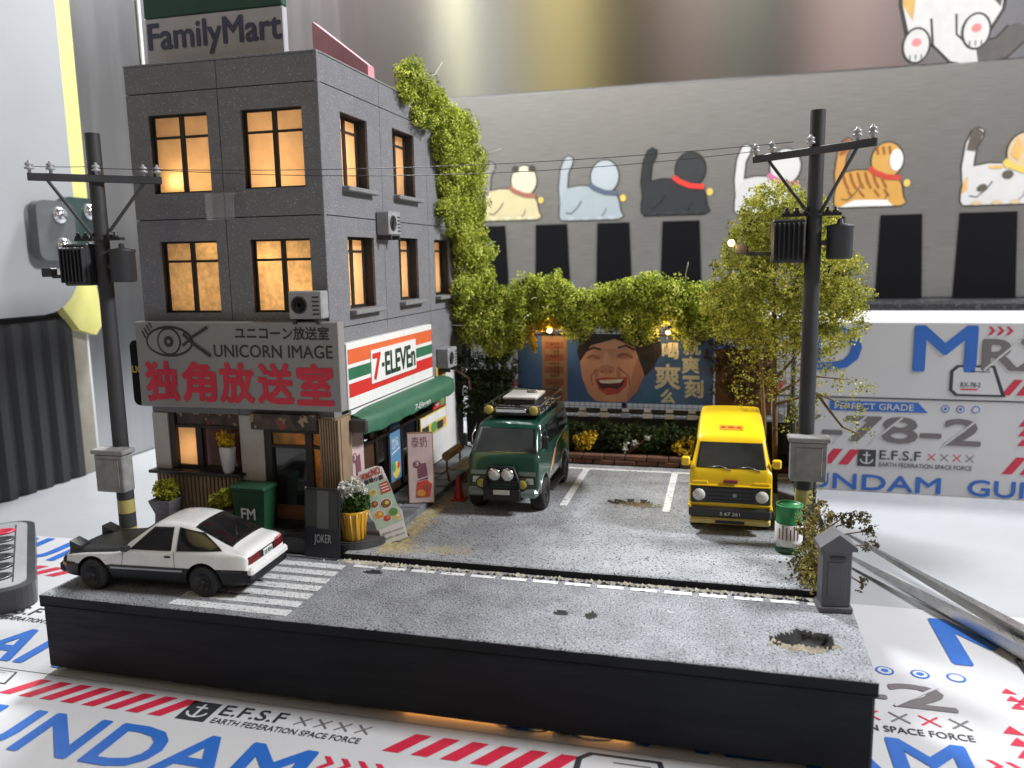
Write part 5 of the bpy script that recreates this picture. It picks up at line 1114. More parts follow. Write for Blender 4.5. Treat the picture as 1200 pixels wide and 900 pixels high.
P_, N_, B_ = clumps(hd, 45, .14, 7, 33); leaves('dry_foliage', lm_b, P_, N_, .13, HG, 34, rbias=B_); twigs(HG, hd, 90, 1.0, m_twig, 9, .018)
lh = [(x, 39.3, z, .6, .5, .6) for x in (-12.8, -12.0, -11.2, -10.6) for z in (4.6, 3.6, 2.6)]
P_, N_, B_ = clumps(lh, 60, .15, 8, 35); leaves('low_dark_foliage', lm_s, P_, N_, .15, HG, 36, rbias=B_)  # lower hedge leaves in the dark shrub colours
# string of tiny warm dots hanging near the left led
yb_ = [(-9.2, 39.0, 6.3, .12, .1, .5), (-9.05, 39.0, 5.9, .1, .1, .4), (-8.0, 39.1, 6.9, .3, .2, .25), (-8.7, 39.1, 6.75, .35, .2, .2)]
P_, N_, B_ = clumps(yb_, 400, .07, 8, 41); leaves('yellow_sprig', lm_f, P_, N_, .12, HG, 42, rbias=B_)
# bed plants
def bush(name, label, blobs, lm, size, seed, dens=90, cr=.15, per=8, cat='shrub', group=None, org=None, trunk=None):
    o = thing(name, label, cat, (blobs[0][0], blobs[0][1], org if org is not None else .6), group=group)
    P_, N_, B_ = clumps(blobs, dens, cr, per, seed); leaves('foliage', lm, P_, N_, size, o, seed+1, rbias=B_)
    mb = MB()
    for b in blobs[:4]: mb.tube([(blobs[0][0], blobs[0][1], .6 if org is None else org), (b[0], b[1], b[2])], .035, 5)
    mb.build('stem', m_twig, o); return o
shr = 'shrubs in the planting bed'
sh_l = ['dark shrub in the bed right behind the green van', 'dark shrub in the bed, second from the green van', 'dark shrub in the middle of the bed', 'dark shrub in the bed left of the yellow van', 'dark shrub in the bed directly behind the yellow van', 'dark shrub in the bed beside the tree trunk']
for i, x in enumerate((-7.2, -5.3, -3.6, -2.0, -.4, 1.2)):
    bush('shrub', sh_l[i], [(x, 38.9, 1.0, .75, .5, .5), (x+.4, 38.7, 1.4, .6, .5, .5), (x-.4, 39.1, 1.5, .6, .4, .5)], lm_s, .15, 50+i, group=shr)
bush('yellow_flowers', 'yellow flower clump in the bed beside the green van', [(-6.55, 38.3, 1.15, .4, .3, .35), (-6.2, 38.35, 1.4, .3, .25, .3)], lm_f, .13, 60, dens=150, cr=.1, cat='flowers')
bush('yellow_flowers', 'yellow flower clump in the bed beside the yellow van', [(-1.6, 38.2, 1.1, .5, .3, .35), (-1.1, 38.3, 1.3, .4, .25, .3), (-.7, 38.4, 1.35, .3, .25, .25)], lm_f, .13, 62, dens=150, cr=.1, cat='flowers')
bush('white_flowers', 'few white blossoms low in the middle of the bed', [(-4.4, 38.2, 1.05, .12, .1, .2), (-4.0, 38.3, 1.2, .12, .1, .15), (-3.4, 38.3, 1.5, .1, .1, .1)], lm_w, .12, 64, dens=200, cr=.07, cat='flowers')
# tree
TR = thing('leafy_tree', 'yellow-green leafy tree with thin trunk between the yellow van and the right pole', 'tree', (2.2, 34.2, .25))
tk = MB(); tk.tube([(2.2, 34.2, .25), (2.15, 34.2, 2.5), (2.05, 34.15, 5), (1.95, 34.1, 7.5), (1.9, 34.0, 10)], [.13, .11, .1, .08, .04], 9)
tk.tube([(1.8, 35.0, .25), (1.75, 34.9, 3), (1.5, 34.6, 6), (1.1, 34.2, 8.4)], [.09, .08, .06, .04], 8)
limbs = [((2.05, 34.15, 5), (3.2, 33.8, 6.5), (4.4, 33.6, 7.6)), ((2.0, 34.1, 6), (.9, 33.8, 7.4), (.2, 33.7, 8.2)), ((1.95, 34.1, 7.5), (2.7, 34, 9), (3.3, 33.9, 10.3)), ((1.95, 34, 8), (1.2, 34, 9.6), (1.2, 33.9, 11)), ((2.1, 34.15, 4), (3.6, 33.6, 4.6), (5.0, 33.3, 4.0)), ((2.1, 34.1, 4.4), (3.2, 33.4, 5.3), (4.8, 33.3, 5.2)), ((2.1, 34.1, 4.6), (1.3, 33.7, 5.4), (.5, 33.6, 5.9)), ((3.6, 33.6, 4.6), (4.6, 33.4, 3.3), (5.4, 33.2, 3.0))]
for l in limbs: tk.tube(l, [.07, .045, .02], 6)
tk.build('trunk', m_twig, TR)
tb = [(1.9, 34, 12.0, 1.1, .9, .75), (2.9, 34, 11.5, 1.1, .9, .8), (1.2, 34, 11.2, .9, .8, .8), (3.5, 33.9, 10.6, .8, .8, .8), (.8, 34, 10.3, .9, .8, .7), (2.2, 34.2, 10.6, 1.2, 1, .9), (.7, 33.9, 9.2, 1.2, .9, .8), (2.2, 33.9, 9.1, 1.4, 1, .9), (3.9, 33.9, 9.3, 1.2, .9, .9), (4.5, 33.8, 8.3, .9, .8, .7), (.2, 33.8, 8.2, 1.0, .8, .7), (1.6, 33.8, 7.8, 1.4, 1, .8), (3.2, 33.8, 7.9, 1.4, 1, .8), (4.6, 33.7, 7.3, .7, .6, .6), (.3, 33.7, 7.2, .8, .7, .5), (2.0, 33.8, 6.7, 1.1, .8, .6), (3.6, 33.7, 6.6, .9, .7, .6)]
P_, N_, B_ = clumps(tb, 88, .17, 10, 71)
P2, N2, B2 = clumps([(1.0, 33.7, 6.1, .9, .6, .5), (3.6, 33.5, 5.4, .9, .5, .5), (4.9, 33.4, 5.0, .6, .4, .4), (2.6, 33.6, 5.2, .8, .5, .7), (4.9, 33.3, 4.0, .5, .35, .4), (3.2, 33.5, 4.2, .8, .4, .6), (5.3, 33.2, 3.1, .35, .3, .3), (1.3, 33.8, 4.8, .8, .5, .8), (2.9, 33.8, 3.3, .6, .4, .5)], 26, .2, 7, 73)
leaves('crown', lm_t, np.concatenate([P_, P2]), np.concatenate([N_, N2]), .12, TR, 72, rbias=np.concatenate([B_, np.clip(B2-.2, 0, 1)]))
# weeds by the letter box
WD = thing('dry_bush', 'tangled dry yellowish bush between the right pole and the letter box', 'bush', (2.9, 25.6, .25))
wb = [(2.75, 26.0, .7, .35, .5, .45), (2.95, 25.4, 1.1, .4, .6, .5), (2.8, 25.0, .6, .4, .5, .4), (3.1, 26.1, 1.7, .3, .4, .4), (3.05, 26.6, 2.3, .2, .25, .3), (2.65, 26.3, 1.6, .3, .3, .4), (2.9, 24.3, .45, .35, .4, .25)]
P_, N_, B_ = clumps(wb, 90, .13, 7, 81); leaves('foliage', leafmat('weed_leaf', [(.06, .05, .015), (.18, .16, .04), (.40, .34, .10), (.5, .42, .15)]), P_, N_, .12, WD, 82, rbias=B_)
wb2 = [(3.7, 26.2, 1.8, .4, .3, .2), (4.2, 26.1, 1.9, .3, .3, .15), (4.5, 25.9, 1.6, .2, .25, .2), (4.45, 25.5, 1.25, .15, .2, .15), (3.9, 23.4, .85, .12, .15, .15)]
P_, N_, B_ = clumps(wb2, 160, .09, 6, 83); leaves('dark_sprigs', leafmat('weed_dark', [(.03, .03, .015), (.10, .09, .04), (.2, .17, .08)]), P_, N_, .10, WD, 84, rbias=B_)
mb = MB()
for b in wb+wb2: mb.tube([(2.85, 25.6, .25), ((2.85+b[0])/2, (25.6+b[1])/2, b[2]*.75+.25), b[:3]], .025, 5)
mb.build('twigs', m_twig, WD); 
grit('weed_litter', [(g.normal(2.8, .3), g.uniform(24.2, 26.5), .26) for _ in range(500)], .06, mat('litter', (.10, .085, .04), .9, var=.5, vs=3), 86, parent=BASE)

BG = thing('back_gate', 'dark brown gate in the gap between the building and the planting bed', 'gate', (-11.9, 40.95, .3))
for i in range(5): MB().box(-13.1+i*.5, -12.62+i*.5, 40.92, 41.05, .02, 4.3, bev=.02).build('board', mat('gate_brown', (.035, .02, .014), .7, var=.3, stretch=(3, 1, .3)), BG)
MB().box(-13.1, -10.62, 40.86, 40.918, 3.6, 3.8).build('rail', m_frame, BG)
# ------------------------------------------------------------------ vehicles
from mathutils.bvhtree import BVHTree
m_tyre = mat('tyre_rubber', (.012, .012, .013), .75, var=.3, vs=4); m_rimd = mat('rim_dark', (.008, .008, .012), .4); m_rimg = mat('rim_grey', (.22, .22, .23), .35, metal=.8)
m_cglass = mat('car_glass', (.010, .010, .011), .07, var=.3, spec=.6, rv=.03); m_seal = mat('black_trim', (.012, .012, .013), .45)
m_chrome = mat('chrome', (.62, .62, .63), .14, metal=1.0, var=.1); m_lens = mat('lamp_lens', (.62, .62, .60), .12, var=.1, coat=.6); m_ylens = mat('yellow_lens', (.42, .34, .05), .15, var=.1, coat=.6)
m_plate = mat('number_plate', (.62, .64, .60), .4)
def body_mesh(stations, matfn, mats, arches, half, tight=False):
    """loft of mirrored cross-sections, smoothed, with the wheel arches cut out"""
    v = []; f = []; mi = []
    for (x, zb, wl, zm, wm, zbelt, wb, zt, wt, cr) in stations:
        h = [(0, zb), (wl*.8, zb), (wl, zb+.10), (wm-.01, zm-.05), (wm, zm), (wb, zbelt-.10), (wb-.02, zbelt), (wt+.02, zt-.14), (wt-.06, zt-.03), (wt*.7, zt+cr*.6), (0, zt+cr)]
        if tight: h[7:10] = [(wt+.015, zt-.09), (wt-.03, zt-.015), (wt*.82, zt+cr*.4)]; h[5:7] = [(wb, zbelt-.06), (wb-.01, zbelt)]
        v += [(x, -p[0], p[1]) for p in h]+[(x, p[0], p[1]) for p in h[-2:0:-1]]
    K = 20; n = len(stations)
    for i in range(n-1):
        for j in range(K):
            f.append((i*K+j, (i+1)*K+j, (i+1)*K+(j+1) % K, i*K+(j+1) % K)); k = j if j < 10 else 19-j
            mi.append(matfn((stations[i][0]+stations[i+1][0])/2, k))
    for e0, rev in ((0, False), ((n-1)*K, True)):
        for j in range(9):
            q = [e0+j, e0+j+1, e0+(19-j) % 20 if j else e0+19, e0+(20-j) % 20] if j else [e0, e0+1, e0+19]
            f.append(q[::-1] if not rev else q); mi.append(matfn(stations[0][0] if not rev else stations[-1][0], j))
        q = [e0+9, e0+10, e0+11]; f.append(q[::-1] if not rev else q); mi.append(matfn(stations[0][0] if not rev else stations[-1][0], 9))
    me = bpy.data.meshes.new('body'); me.from_pydata(v, [], f)
    for m in mats: me.materials.append(m)
    me.polygons.foreach_set('material_index', mi); me.update()
    o = bpy.data.objects.new('body', me); col.objects.link(o)
    bm = bmesh.new(); bm.from_mesh(me); bmesh.ops.recalc_face_normals(bm, faces=bm.faces); bm.to_mesh(me); bm.free()
    s_ = o.modifiers.new('s', 'SUBSURF'); s_.levels = 2; s_.render_levels = 2
    cut = MB()
    for (x, z, r) in arches:
        for sy in (-1, 1): cut.cyl((x, sy*(half-.42), z), (x, sy*(half+.4), z), r, n=28)
    cm = bpy.data.meshes.new('cut'); cm.from_pydata(cut.v, [], cut.f)
    for m in mats: cm.materials.append(m)
    cm.polygons.foreach_set('material_index', [len(mats)-1]*len(cut.f)); cm.update()
    bm = bmesh.new(); bm.from_mesh(cm); bmesh.ops.remove_doubles(bm, verts=bm.verts, dist=1e-5); bmesh.ops.recalc_face_normals(bm, faces=bm.faces); bm.to_mesh(cm); bm.free()
    co_ = bpy.data.objects.new('cut', cm); col.objects.link(co_)
    b = o.modifiers.new('b', 'BOOLEAN'); b.operation = 'DIFFERENCE'; b.object = co_; b.solver = 'EXACT'
    dg = bpy.context.evaluated_depsgraph_get(); dg.update()
    res = bpy.data.meshes.new_from_object(o.evaluated_get(dg))
    bpy.data.objects.remove(o); bpy.data.objects.remove(co_); bpy.data.meshes.remove(me); bpy.data.meshes.remove(cm)
    res.polygons.foreach_set('use_smooth', [True]*len(res.polygons)); res.set_sharp_from_angle(angle=R(38)); res.name = 'body'
    return res
def link_part(name, me, parent):
    o = bpy.data.objects.new(name, me); col.objects.link(o); o.parent = parent; ORG[o.name] = (0, 0, 0); return o
class Skin:
    """lays patches (glass, seals, seams, decals) onto a body mesh"""
    def __init__(s, me): s.t = BVHTree.FromPolygons([tuple(v.co) for v in me.vertices], [tuple(p.vertices) for p in me.polygons])
    def hit(s, p, d, off):
        r = s.t.ray_cast(Vector(p), Vector(d))
        if r[0] is None: return Vector(p)
        nn = r[1]
        if nn.dot(Vector(d)) > 0: nn = -nn
        return r[0]+nn*off
    def grid(s, quad, conv, d, off, nu=8, nv=6):
        """quad = four 2-D corners (around), conv maps 2-D to a start point outside the body"""
        a, b, c, e = [Vector(q) for q in quad]; v = []
        for j in range(nv+1):
            for i in range(nu+1):
                u, w_ = i/nu, j/nv; p = (a*(1-u)+b*u)*(1-w_)+(e*(1-u)+c*u)*w_
                v.append(s.hit(conv(p.x, p.y), d, off))
        f = [(j*(nu+1)+i, j*(nu+1)+i+1, (j+1)*(nu+1)+i+1, (j+1)*(nu+1)+i) for j in range(nv) for i in range(nu)]
        return v, f
    def side(s, name, quad, sy, off, m, parent, **k):
        v, f = s.grid(quad, lambda x, z: (x, sy*5, z), (0, -sy, 0), off, **k); return MB().add(v, f, 0, None, True).build(name, m, parent)
    def end(s, name, quad, sx, off, m, parent, **k):
        v, f = s.grid(quad, lambda y, z: (sx*8, y, z), (-sx, 0, 0), off, **k); return MB().add(v, f, 0, None, True).build(name, m, parent)
    def top(s, name, quad, off, m, parent, **k):
        v, f = s.grid(quad, lambda x, y: (x, y, 9), (0, 0, -1), off, **k); return MB().add(v, f, 0, None, True).build(name, m, parent)
    def line(s, pts, kind, sgn, w_, off, name, m, parent):
        """thin strip following the surface: kind side (x,z) / end (y,z) / top (x,y)"""
        conv = {'side': lambda a, b: (a, sgn*5, b), 'end': lambda a, b: (sgn*8, a, b), 'top': lambda a, b: (a, b, 9)}[kind]
        d = {'side': (0, -sgn, 0), 'end': (-sgn, 0, 0), 'top': (0, 0, -1)}[kind]
        P2 = []
        for i in range(len(pts)-1):
            for t_ in range(6): P2.append(Vector(pts[i]).lerp(Vector(pts[i+1]), t_/6))
        P2.append(Vector(pts[-1])); L_, R_ = [], []
        for i, p in enumerate(P2):
            dd = (P2[min(i+1, len(P2)-1)]-P2[max(i-1, 0)]).normalized(); q = Vector((-dd.y, dd.x))*w_/2
            L_.append(s.hit(conv(*(p+q)), d, off)); R_.append(s.hit(conv(*(p-q)), d, off))
        n = len(P2); return MB().add(L_+R_, [(i, i+1, n+i+1, n+i) for i in range(n-1)], 0, None, True).build(name, m, parent)
def shrink(q, k):
    c = [sum(p[0] for p in q)/4, sum(p[1] for p in q)/4]; out = []
    for p in q:
        d = Vector((p[0]-c[0], p[1]-c[1])); L = d.length; d = d*((L-k*1.4)/L); out.append((c[0]+d.x, c[1]+d.y))
    return out
def wheel(parent, x, y, z, r, w_, rim, spokes=8):
    sy = -1 if y < 0 else 1; M = Matrix.Translation((x, y, z)) @ Matrix.Rotation(R(90 if sy < 0 else -90), 4, 'X')
    t_ = MB(); t_.lathe([(r*.62, -w_/2), (r*.9, -w_/2), (r*.98, -w_*.38), (r, -w_*.2), (r, w_*.2), (r*.98, w_*.38), (r*.9, w_/2), (r*.66, w_/2), (r*.62, w_*.4)], 28, M=M); tw_ = t_.build('wheel', m_tyre, parent)
    q = MB(); q.lathe([(r*.66, w_*.42), (r*.66, w_*.49), (r*.6, w_*.5), (r*.56, w_*.3), (r*.2, w_*.22), (0, w_*.22)], 24, M=M)
    for k in range(spokes):
        q.box(-.035, .035, r*.12, r*.58, w_*.24, w_*.42, bev=.012, M=M @ Matrix.Rotation(2*math.pi*k/spokes, 4, 'Z'))
    q.lathe([(r*.16, w_*.2), (r*.16, w_*.45), (r*.1, w_*.48), (0, w_*.48)], 14, M=M); q.build('rim', rim, tw_)
    return tw_

# --- black and white hatchback
zs = 1.05
A = [(-3.30, .40, .90, .62, .96, .78, .94, .84, .88, .0), (-3.25, .30, 1.02, .64, 1.08, .90, 1.04, .97, .96, .02), (-3.05, .26, 1.12, .66, 1.19, 1.00, 1.14, 1.10, 1.04, .02), (-2.6, .25, 1.16, .68, 1.24, 1.08, 1.19, 1.18, 1.06, .03), (-2.0, .24, 1.18, .69, 1.27, 1.15, 1.22, 1.24, 1.08, .03),
     (-1.15, .24, 1.18, .70, 1.27, 1.2, 1.23, 1.30, 1.12, .03), (-.98, .24, 1.18, .70, 1.27, 1.22, 1.23, 1.38, 1.12, .03), (-.08, .24, 1.18, .71, 1.27, 1.26, 1.23, 1.99, .93, .03), (.12, .24, 1.18, .71, 1.27, 1.27, 1.23, 2.06, .91, .035), (.65, .24, 1.18, .71, 1.27, 1.28, 1.23, 2.10, .91, .035), (1.25, .24, 1.18, .72, 1.27, 1.30, 1.23, 2.06, .90, .035), (1.5, .24, 1.18, .72, 1.27, 1.31, 1.23, 1.98, .90, .035),
     (2.22, .25, 1.18, .73, 1.26, 1.33, 1.22, 1.68, .95, .03), (2.68, .27, 1.16, .74, 1.25, 1.33, 1.20, 1.49, 1.0, .025), (2.82, .28, 1.15, .74, 1.24, 1.33, 1.19, 1.44, 1.06, .02), (3.08, .32, 1.12, .74, 1.21, 1.31, 1.16, 1.41, 1.07, .015), (3.2, .36, 1.08, .74, 1.19, 1.24, 1.13, 1.34, 1.05, .0), (3.28, .44, .98, .74, 1.12, 1.1, 1.06, 1.16, 1.0, .0)]
A = [(a[0], a[1]*zs, a[2], (a[3]+.09)*zs, a[4], a[5]*zs, a[6], a[7]*zs, a[8], a[9]) for a in A]
m_cw = mat('car_white', (.72, .72, .71), .28, var=.03, coat=.6, rv=.05); m_cb = mat('car_black', (.006, .006, .008), .4, var=.2, spec=.3); m_carbon = mat('carbon_hood', (.014, .014, .015), .38, var=.3, vs=6, spec=.3)
def amat(x, k):
    if k <= 3: return 1
    if x < -3.1: return 1 if k <= 6 else 0
    if k >= 7 and -3.0 < x < -1.05: return 2
    return 0
me = body_mesh(A, amat, [m_cw, m_cb, m_carbon, m_seal], [(-2.02, .50, .60), (1.78, .50, .60)], 1.27)
CAR = thing('hatchback_car', 'white hatchback with black lower body and dark bonnet on the crossing', 'car', (-16.95, 21.4, .0), rotz=3, world=False)
link_part('body', me, CAR); sk = Skin(me)
for x in (-2.02, 1.78):
    for y in (-1.06, 1.06): wheel(CAR, x, y, .50, .50, .40, m_rimd)
for sy in (-1, 1):
    for nm, q in (('door_window', [(-.72, 1.37), (.74, 1.40), (.74, 2.07), (.06, 2.05)]), ('quarter_window', [(.92, 1.40), (2.42, 1.46), (1.72, 1.93), (.92, 2.08)])):
        s0 = sk.side('window_seal', q, sy, .012, m_seal, CAR); sk.side(nm, shrink(q, .05), sy, .024, m_cglass, CAR)
    sk.line([(-3.1, .84), (-2.65, .84)], 'side', sy, .05, .02, 'side_moulding', m_seal, CAR); sk.line([(-1.4, .86), (1.15, .87)], 'side', sy, .06, .025, 'side_moulding', m_seal, CAR); sk.line([(2.42, .88), (3.1, .88)], 'side', sy, .06, .025, 'side_moulding', m_seal, CAR)
    sk.line([(-.92, 1.32), (-.96, .9), (-.92, .42)], 'side', sy, .018, .006, 'door_seam', m_seal, CAR); sk.line([(.83, 1.39), (.86, .9), (.8, .42)], 'side', sy, .018, .006, 'door_seam', m_seal, CAR)
    MB().box(.52, .72, sy*1.245-.02, sy*1.245+.02, 1.20, 1.26, bev=.01).build('door_handle', m_seal, CAR)
    mi_ = MB(); mi_.box(-.88, -.64, sy*1.30-.12, sy*1.30+.12, 1.36, 1.52, bev=.04); mi_.build('mirror', m_seal, CAR)
    sk.end('tail_light', [(sy*.45, 1.06), (sy*1.08, 1.06), (sy*1.05, 1.28), (sy*.45, 1.30)], 1, .02, mat('tail_red', (.13, .008, .013), .2, var=.3, vs=5, coat=.5), CAR)
    sk.end('headlight', [(sy*.5, .86), (sy*.95, .86), (sy*.92, 1.0), (sy*.5, 1.02)], -1, .02, m_cglass, CAR)
    sk.side('indicator', [(-3.2, .72), (-3.0, .72), (-3.0, .85), (-3.18, .85)], sy, .015, mat('amber_lens', (.5, .18, .03), .25), CAR, nu=3, nv=2)
sk.top('windscreen_seal', [(-1.0, -.98), (-1.0, .98), (-.07, .84), (-.07, -.84)], .012, m_seal, CAR); sk.top('windscreen', [(-.92, -.9), (-.92, .9), (-.13, .78), (-.13, -.78)], .022, m_cglass, CAR)
sk.top('hatch_seal', [(1.40, -.82), (1.40, .82), (2.66, .92), (2.66, -.92)], .012, m_seal, CAR); sk.top('hatch_window', [(1.47, -.76), (1.47, .76), (2.60, .87), (2.60, -.87)], .022, m_cglass, CAR)
MB().tube([(2.45, -.3, 1.70), (2.25, .0, 1.80), (2.1, .3, 1.86)], .02, 5).build('rear_wiper', m_seal, CAR)
sk.end('number_plate', [(-.28, 1.08), (.28, 1.08), (.28, 1.26), (-.28, 1.26)], 1, .03, m_plate, CAR)
mb = MB(); mb.text('13-954', -.22, 1.11, .22, 1.23, 0, 0, Matrix.Translation((3.32, 0, 0)) @ side(0), bold=.02); mb.build('plate_lettering', m_sgd, CAR)
bp = MB(); bp.box(3.05, 3.40, -1.14, 1.14, .72, .98, bev=.07); bp.build('rear_bumper', m_cw, CAR); bp = MB(); bp.box(3.05, 3.36, -1.12, 1.12, .45, .71, bev=.07); bp.build('rear_valance', m_cb, CAR)
bp = MB(); bp.box(-3.42, -3.12, -1.08, 1.08, .42, .78, bev=.1); bp.build('front_bumper', m_cb, CAR); MB().cyl((3.2, -.7, .42), (3.48, -.7, .42), .06, n=12).build('exhaust', m_chrome, CAR)
sk.line([(-3.0, -.9), (-3.0, .9)], 'top', 1, .05, .01, 'bonnet_seam', m_seal, CAR)
MB().text('SPRINTER', .55, 1.3, 1.0, 1.37, 0, 0, Matrix.Translation((3.25, 0, 0)) @ side(0), bold=.01).build('badge_lettering', m_sr, CAR)
for sy in (-1, 1):
    fl = MB(); fl.prism([(-3.02, 1.10), (-2.5, 1.16), (-2.62, 1.30), (-3.0, 1.46)], .52, .96, M=Matrix(((1, 0, 0, 0), (0, 0, sy, 0), (0, 1, 0, 0), (0, 0, 0, 1)))); fl.build('popup_headlight', m_carbon, CAR)
    sk.line([(-1.36, .80), (1.12, .815)], 'side', sy, .055, .03, 'silver_moulding', mat('moulding_grey', (.3, .3, .31), .35), CAR)
sk.end('tail_panel', [(-.46, 1.06), (.46, 1.06), (.46, 1.29), (-.46, 1.29)], 1, .014, m_seal, CAR)

# --- green camper van with roof rack
m_vg = mat('van_green', (.007, .060, .043), .3, var=.08, coat=.7, rv=.05); m_vs = mat('van_silver', (.22, .26, .25), .32, metal=.5, var=.06, coat=.4)
V = [(-3.24, .78, 1.20, .98, 1.32, 1.25, 1.32, 1.34, 1.22, 0), (-3.21, .70, 1.28, .98, 1.39, 1.6, 1.38, 1.72, 1.28, .0), (-3.14, .66, 1.30, 1.0, 1.41, 2.05, 1.40, 2.18, 1.31, .02), (-3.05, .66, 1.30, 1.0, 1.42, 2.26, 1.41, 2.38, 1.32, .03), (-2.97, .66, 1.30, 1.0, 1.42, 2.30, 1.41, 2.47, 1.31, .03), (-2.9, .66, 1.30, 1.0, 1.42, 2.32, 1.41, 2.58, 1.30, .03), (-2.35, .66, 1.30, 1.0, 1.42, 2.34, 1.41, 3.26, 1.22, .03), (-2.26, .66, 1.30, 1.0, 1.42, 2.35, 1.41, 3.36, 1.21, .04), (-2.1, .66, 1.30, 1.0, 1.42, 2.36, 1.41, 3.42, 1.21, .05), (-1.4, .66, 1.30, 1.0, 1.42, 2.38, 1.41, 3.45, 1.21, .05),
     (0, .66, 1.30, 1.0, 1.42, 2.38, 1.41, 3.46, 1.21, .05), (2.0, .66, 1.30, 1.0, 1.42, 2.38, 1.41, 3.45, 1.21, .05), (2.95, .66, 1.28, 1.0, 1.42, 2.37, 1.40, 3.42, 1.20, .04), (3.1, .68, 1.26, 1.0, 1.40, 2.35, 1.39, 3.34, 1.18, .03), (3.17, .7, 1.22, 1.0, 1.38, 2.3, 1.36, 3.2, 1.14, .0), (3.2, .76, 1.15, 1.0, 1.34, 2.2, 1.32, 3.0, 1.1, 0)]
me = body_mesh(V, lambda x, k: 1 if k <= 3 else 0, [m_vg, m_vs, m_seal], [(-2.25, .64, .80), (1.75, .64, .80)], 1.42, True)
VAN = thing('camper_van', 'dark green off-road van with loaded roof rack parked beside the shop', 'van', (-8.1, 32.5, .25), rotz=90, world=False)
link_part('body', me, VAN); sk = Skin(me)
for x in (-2.25, 1.75):
    for y in (-1.24, 1.24): wheel(VAN, x, y, .64, .64, .56, m_rimd, 6)
q = [(-1.24, 2.40), (1.24, 2.40), (1.10, 3.24), (-1.10, 3.24)]
sk.end('windscreen_seal', q, -1, .014, m_chrome, VAN); sk.end('windscreen', shrink(q, .07), -1, .028, mat('van_windscreen', (.045, .05, .05), .1, var=.2, spec=.6), VAN)
for sy in (-1, 1):
    q = [(-2.55, 2.42), (-1.45, 2.42), (-1.45, 3.18), (-2.15, 3.18)]; sk.side('window_seal', q, sy, .014, m_chrome if sy > 0 else m_seal, VAN); sk.side('door_window', shrink(q, .05), sy, .026, m_cglass, VAN)
    for (a, b) in ((-1.25, .55), (.75, 2.75)):
        q = [(a, 2.42), (b, 2.42), (b, 3.2), (a, 3.2)]; sk.side('window_seal', q, sy, .014, m_seal, VAN); sk.side('side_window', shrink(q, .05), sy, .026, m_cglass, VAN)
    sk.line([(-1.35, 3.25), (-1.35, 1.35), (-1.6, .8)], 'side', sy, .02, .008, 'door_seam', m_seal, VAN); sk.line([(.65, 3.25), (.65, .8)], 'side', sy, .02, .008, 'door_seam', m_seal, VAN)
    sk.side('decal', [(-.9, 1.35), (-.5, 1.35), (.25, 2.15), (.15, 2.15)], sy, .012, mat('decal_orange', (.72, .16, .03), .35), VAN); sk.side('decal', [(-1.25, 1.25), (-.95, 1.25), (-.1, 2.0), (-.25, 2.0)], sy, .014, mat('decal_pale', (.5, .45, .35), .35), VAN); sk.line([(.2, 2.15), (1.3, 2.32), (2.6, 2.36)], 'side', sy, .04, .012, 'decal', mat('decal_pale', (.5, .45, .35), .35), VAN)
    sk.end('headlight_bezel', [(sy*.62, 1.20), (sy*1.28, 1.20), (sy*1.26, 1.52), (sy*.62, 1.52)], -1, .02, m_seal, VAN)
    sk.end('headlight', [(sy*.92, 1.24), (sy*1.22, 1.24), (sy*1.2, 1.48), (sy*.92, 1.48)], -1, .045, m_lens, VAN, nu=4, nv=3); sk.end('headlight', [(sy*.66, 1.24), (sy*.88, 1.24), (sy*.88, 1.48), (sy*.66, 1.48)], -1, .045, m_ylens, VAN, nu=4, nv=3)
    sk.end('corner_trim', [(sy*.5, 1.56), (sy*1.3, 1.56), (sy*1.28, 1.72), (sy*.5, 1.72)], -1, .012, m_vs, VAN)
    MB().lathe([(.19, 0), (.19, .06), (.16, .08), (.08, .10), (0, .105)], 16, M=Matrix.Translation((-3.38, sy*.82, 1.27)) @ Matrix.Rotation(R(-90), 4, 'Y')).build('fog_lamp', m_ylens, VAN); MB().lathe([(.19, -.02), (.23, 0), (.23, .05), (.195, .07)], 18, M=Matrix.Translation((-3.38, sy*.82, 1.27)) @ Matrix.Rotation(R(-90), 4, 'Y')).build('lamp_bezel', m_seal, VAN)
    MB().lathe([(.20, .0), (.20, .07), (.17, .09), (.1, .115), (0, .12)], 16, M=Matrix.Translation((-3.52, sy*.26, 1.66)) @ Matrix.Rotation(R(-90), 4, 'Y')).build('spot_lamp', m_lens, VAN); MB().lathe([(.2, -.02), (.25, 0), (.25, .06), (.205, .085)], 18, M=Matrix.Translation((-3.52, sy*.26, 1.66)) @ Matrix.Rotation(R(-90), 4, 'Y')).build('lamp_bezel', m_chrome, VAN)
    mi_ = MB(); mi_.tube([(-2.75, sy*1.38, 2.5), (-3.0, sy*1.6, 2.62), (-3.0, sy*1.62, 2.95)], .03, 6, 1); mi_.box(-3.04, -2.92, sy*1.62-.14, sy*1.62+.14, 2.6, 3.1, bev=.04); mi_.build('mirror', [m_seal, m_chrome], VAN)
    MB().tube([(-2.62, sy*1.34, 2.46), (-2.62, sy*1.40, 2.9), (-2.3, sy*1.28, 3.35)], .03, 6).build('grab_rail', m_chrome, VAN)
    MB().box(-1.4, .95, sy*1.46-.14, sy*1.46+.14, .52, .6, bev=.02).build('side_step', m_seal, VAN)
    for k in (-1, 1):
        MB().tube([(-2.25+.84*math.cos(R(t_)), sy*1.42, .64+.84*math.sin(R(t_))) for t_ in range(15, 166, 15)] if k < 0 else [(1.75+.84*math.cos(R(t_)), sy*1.42, .64+.84*math.sin(R(t_))) for t_ in range(15, 166, 15)], .05, 6).build('arch_flare', m_vs, VAN)
sk.end('grille', [(-.6, 1.2), (.6, 1.2), (.6, 1.72), (-.6, 1.72)], -1, .015, m_seal, VAN)
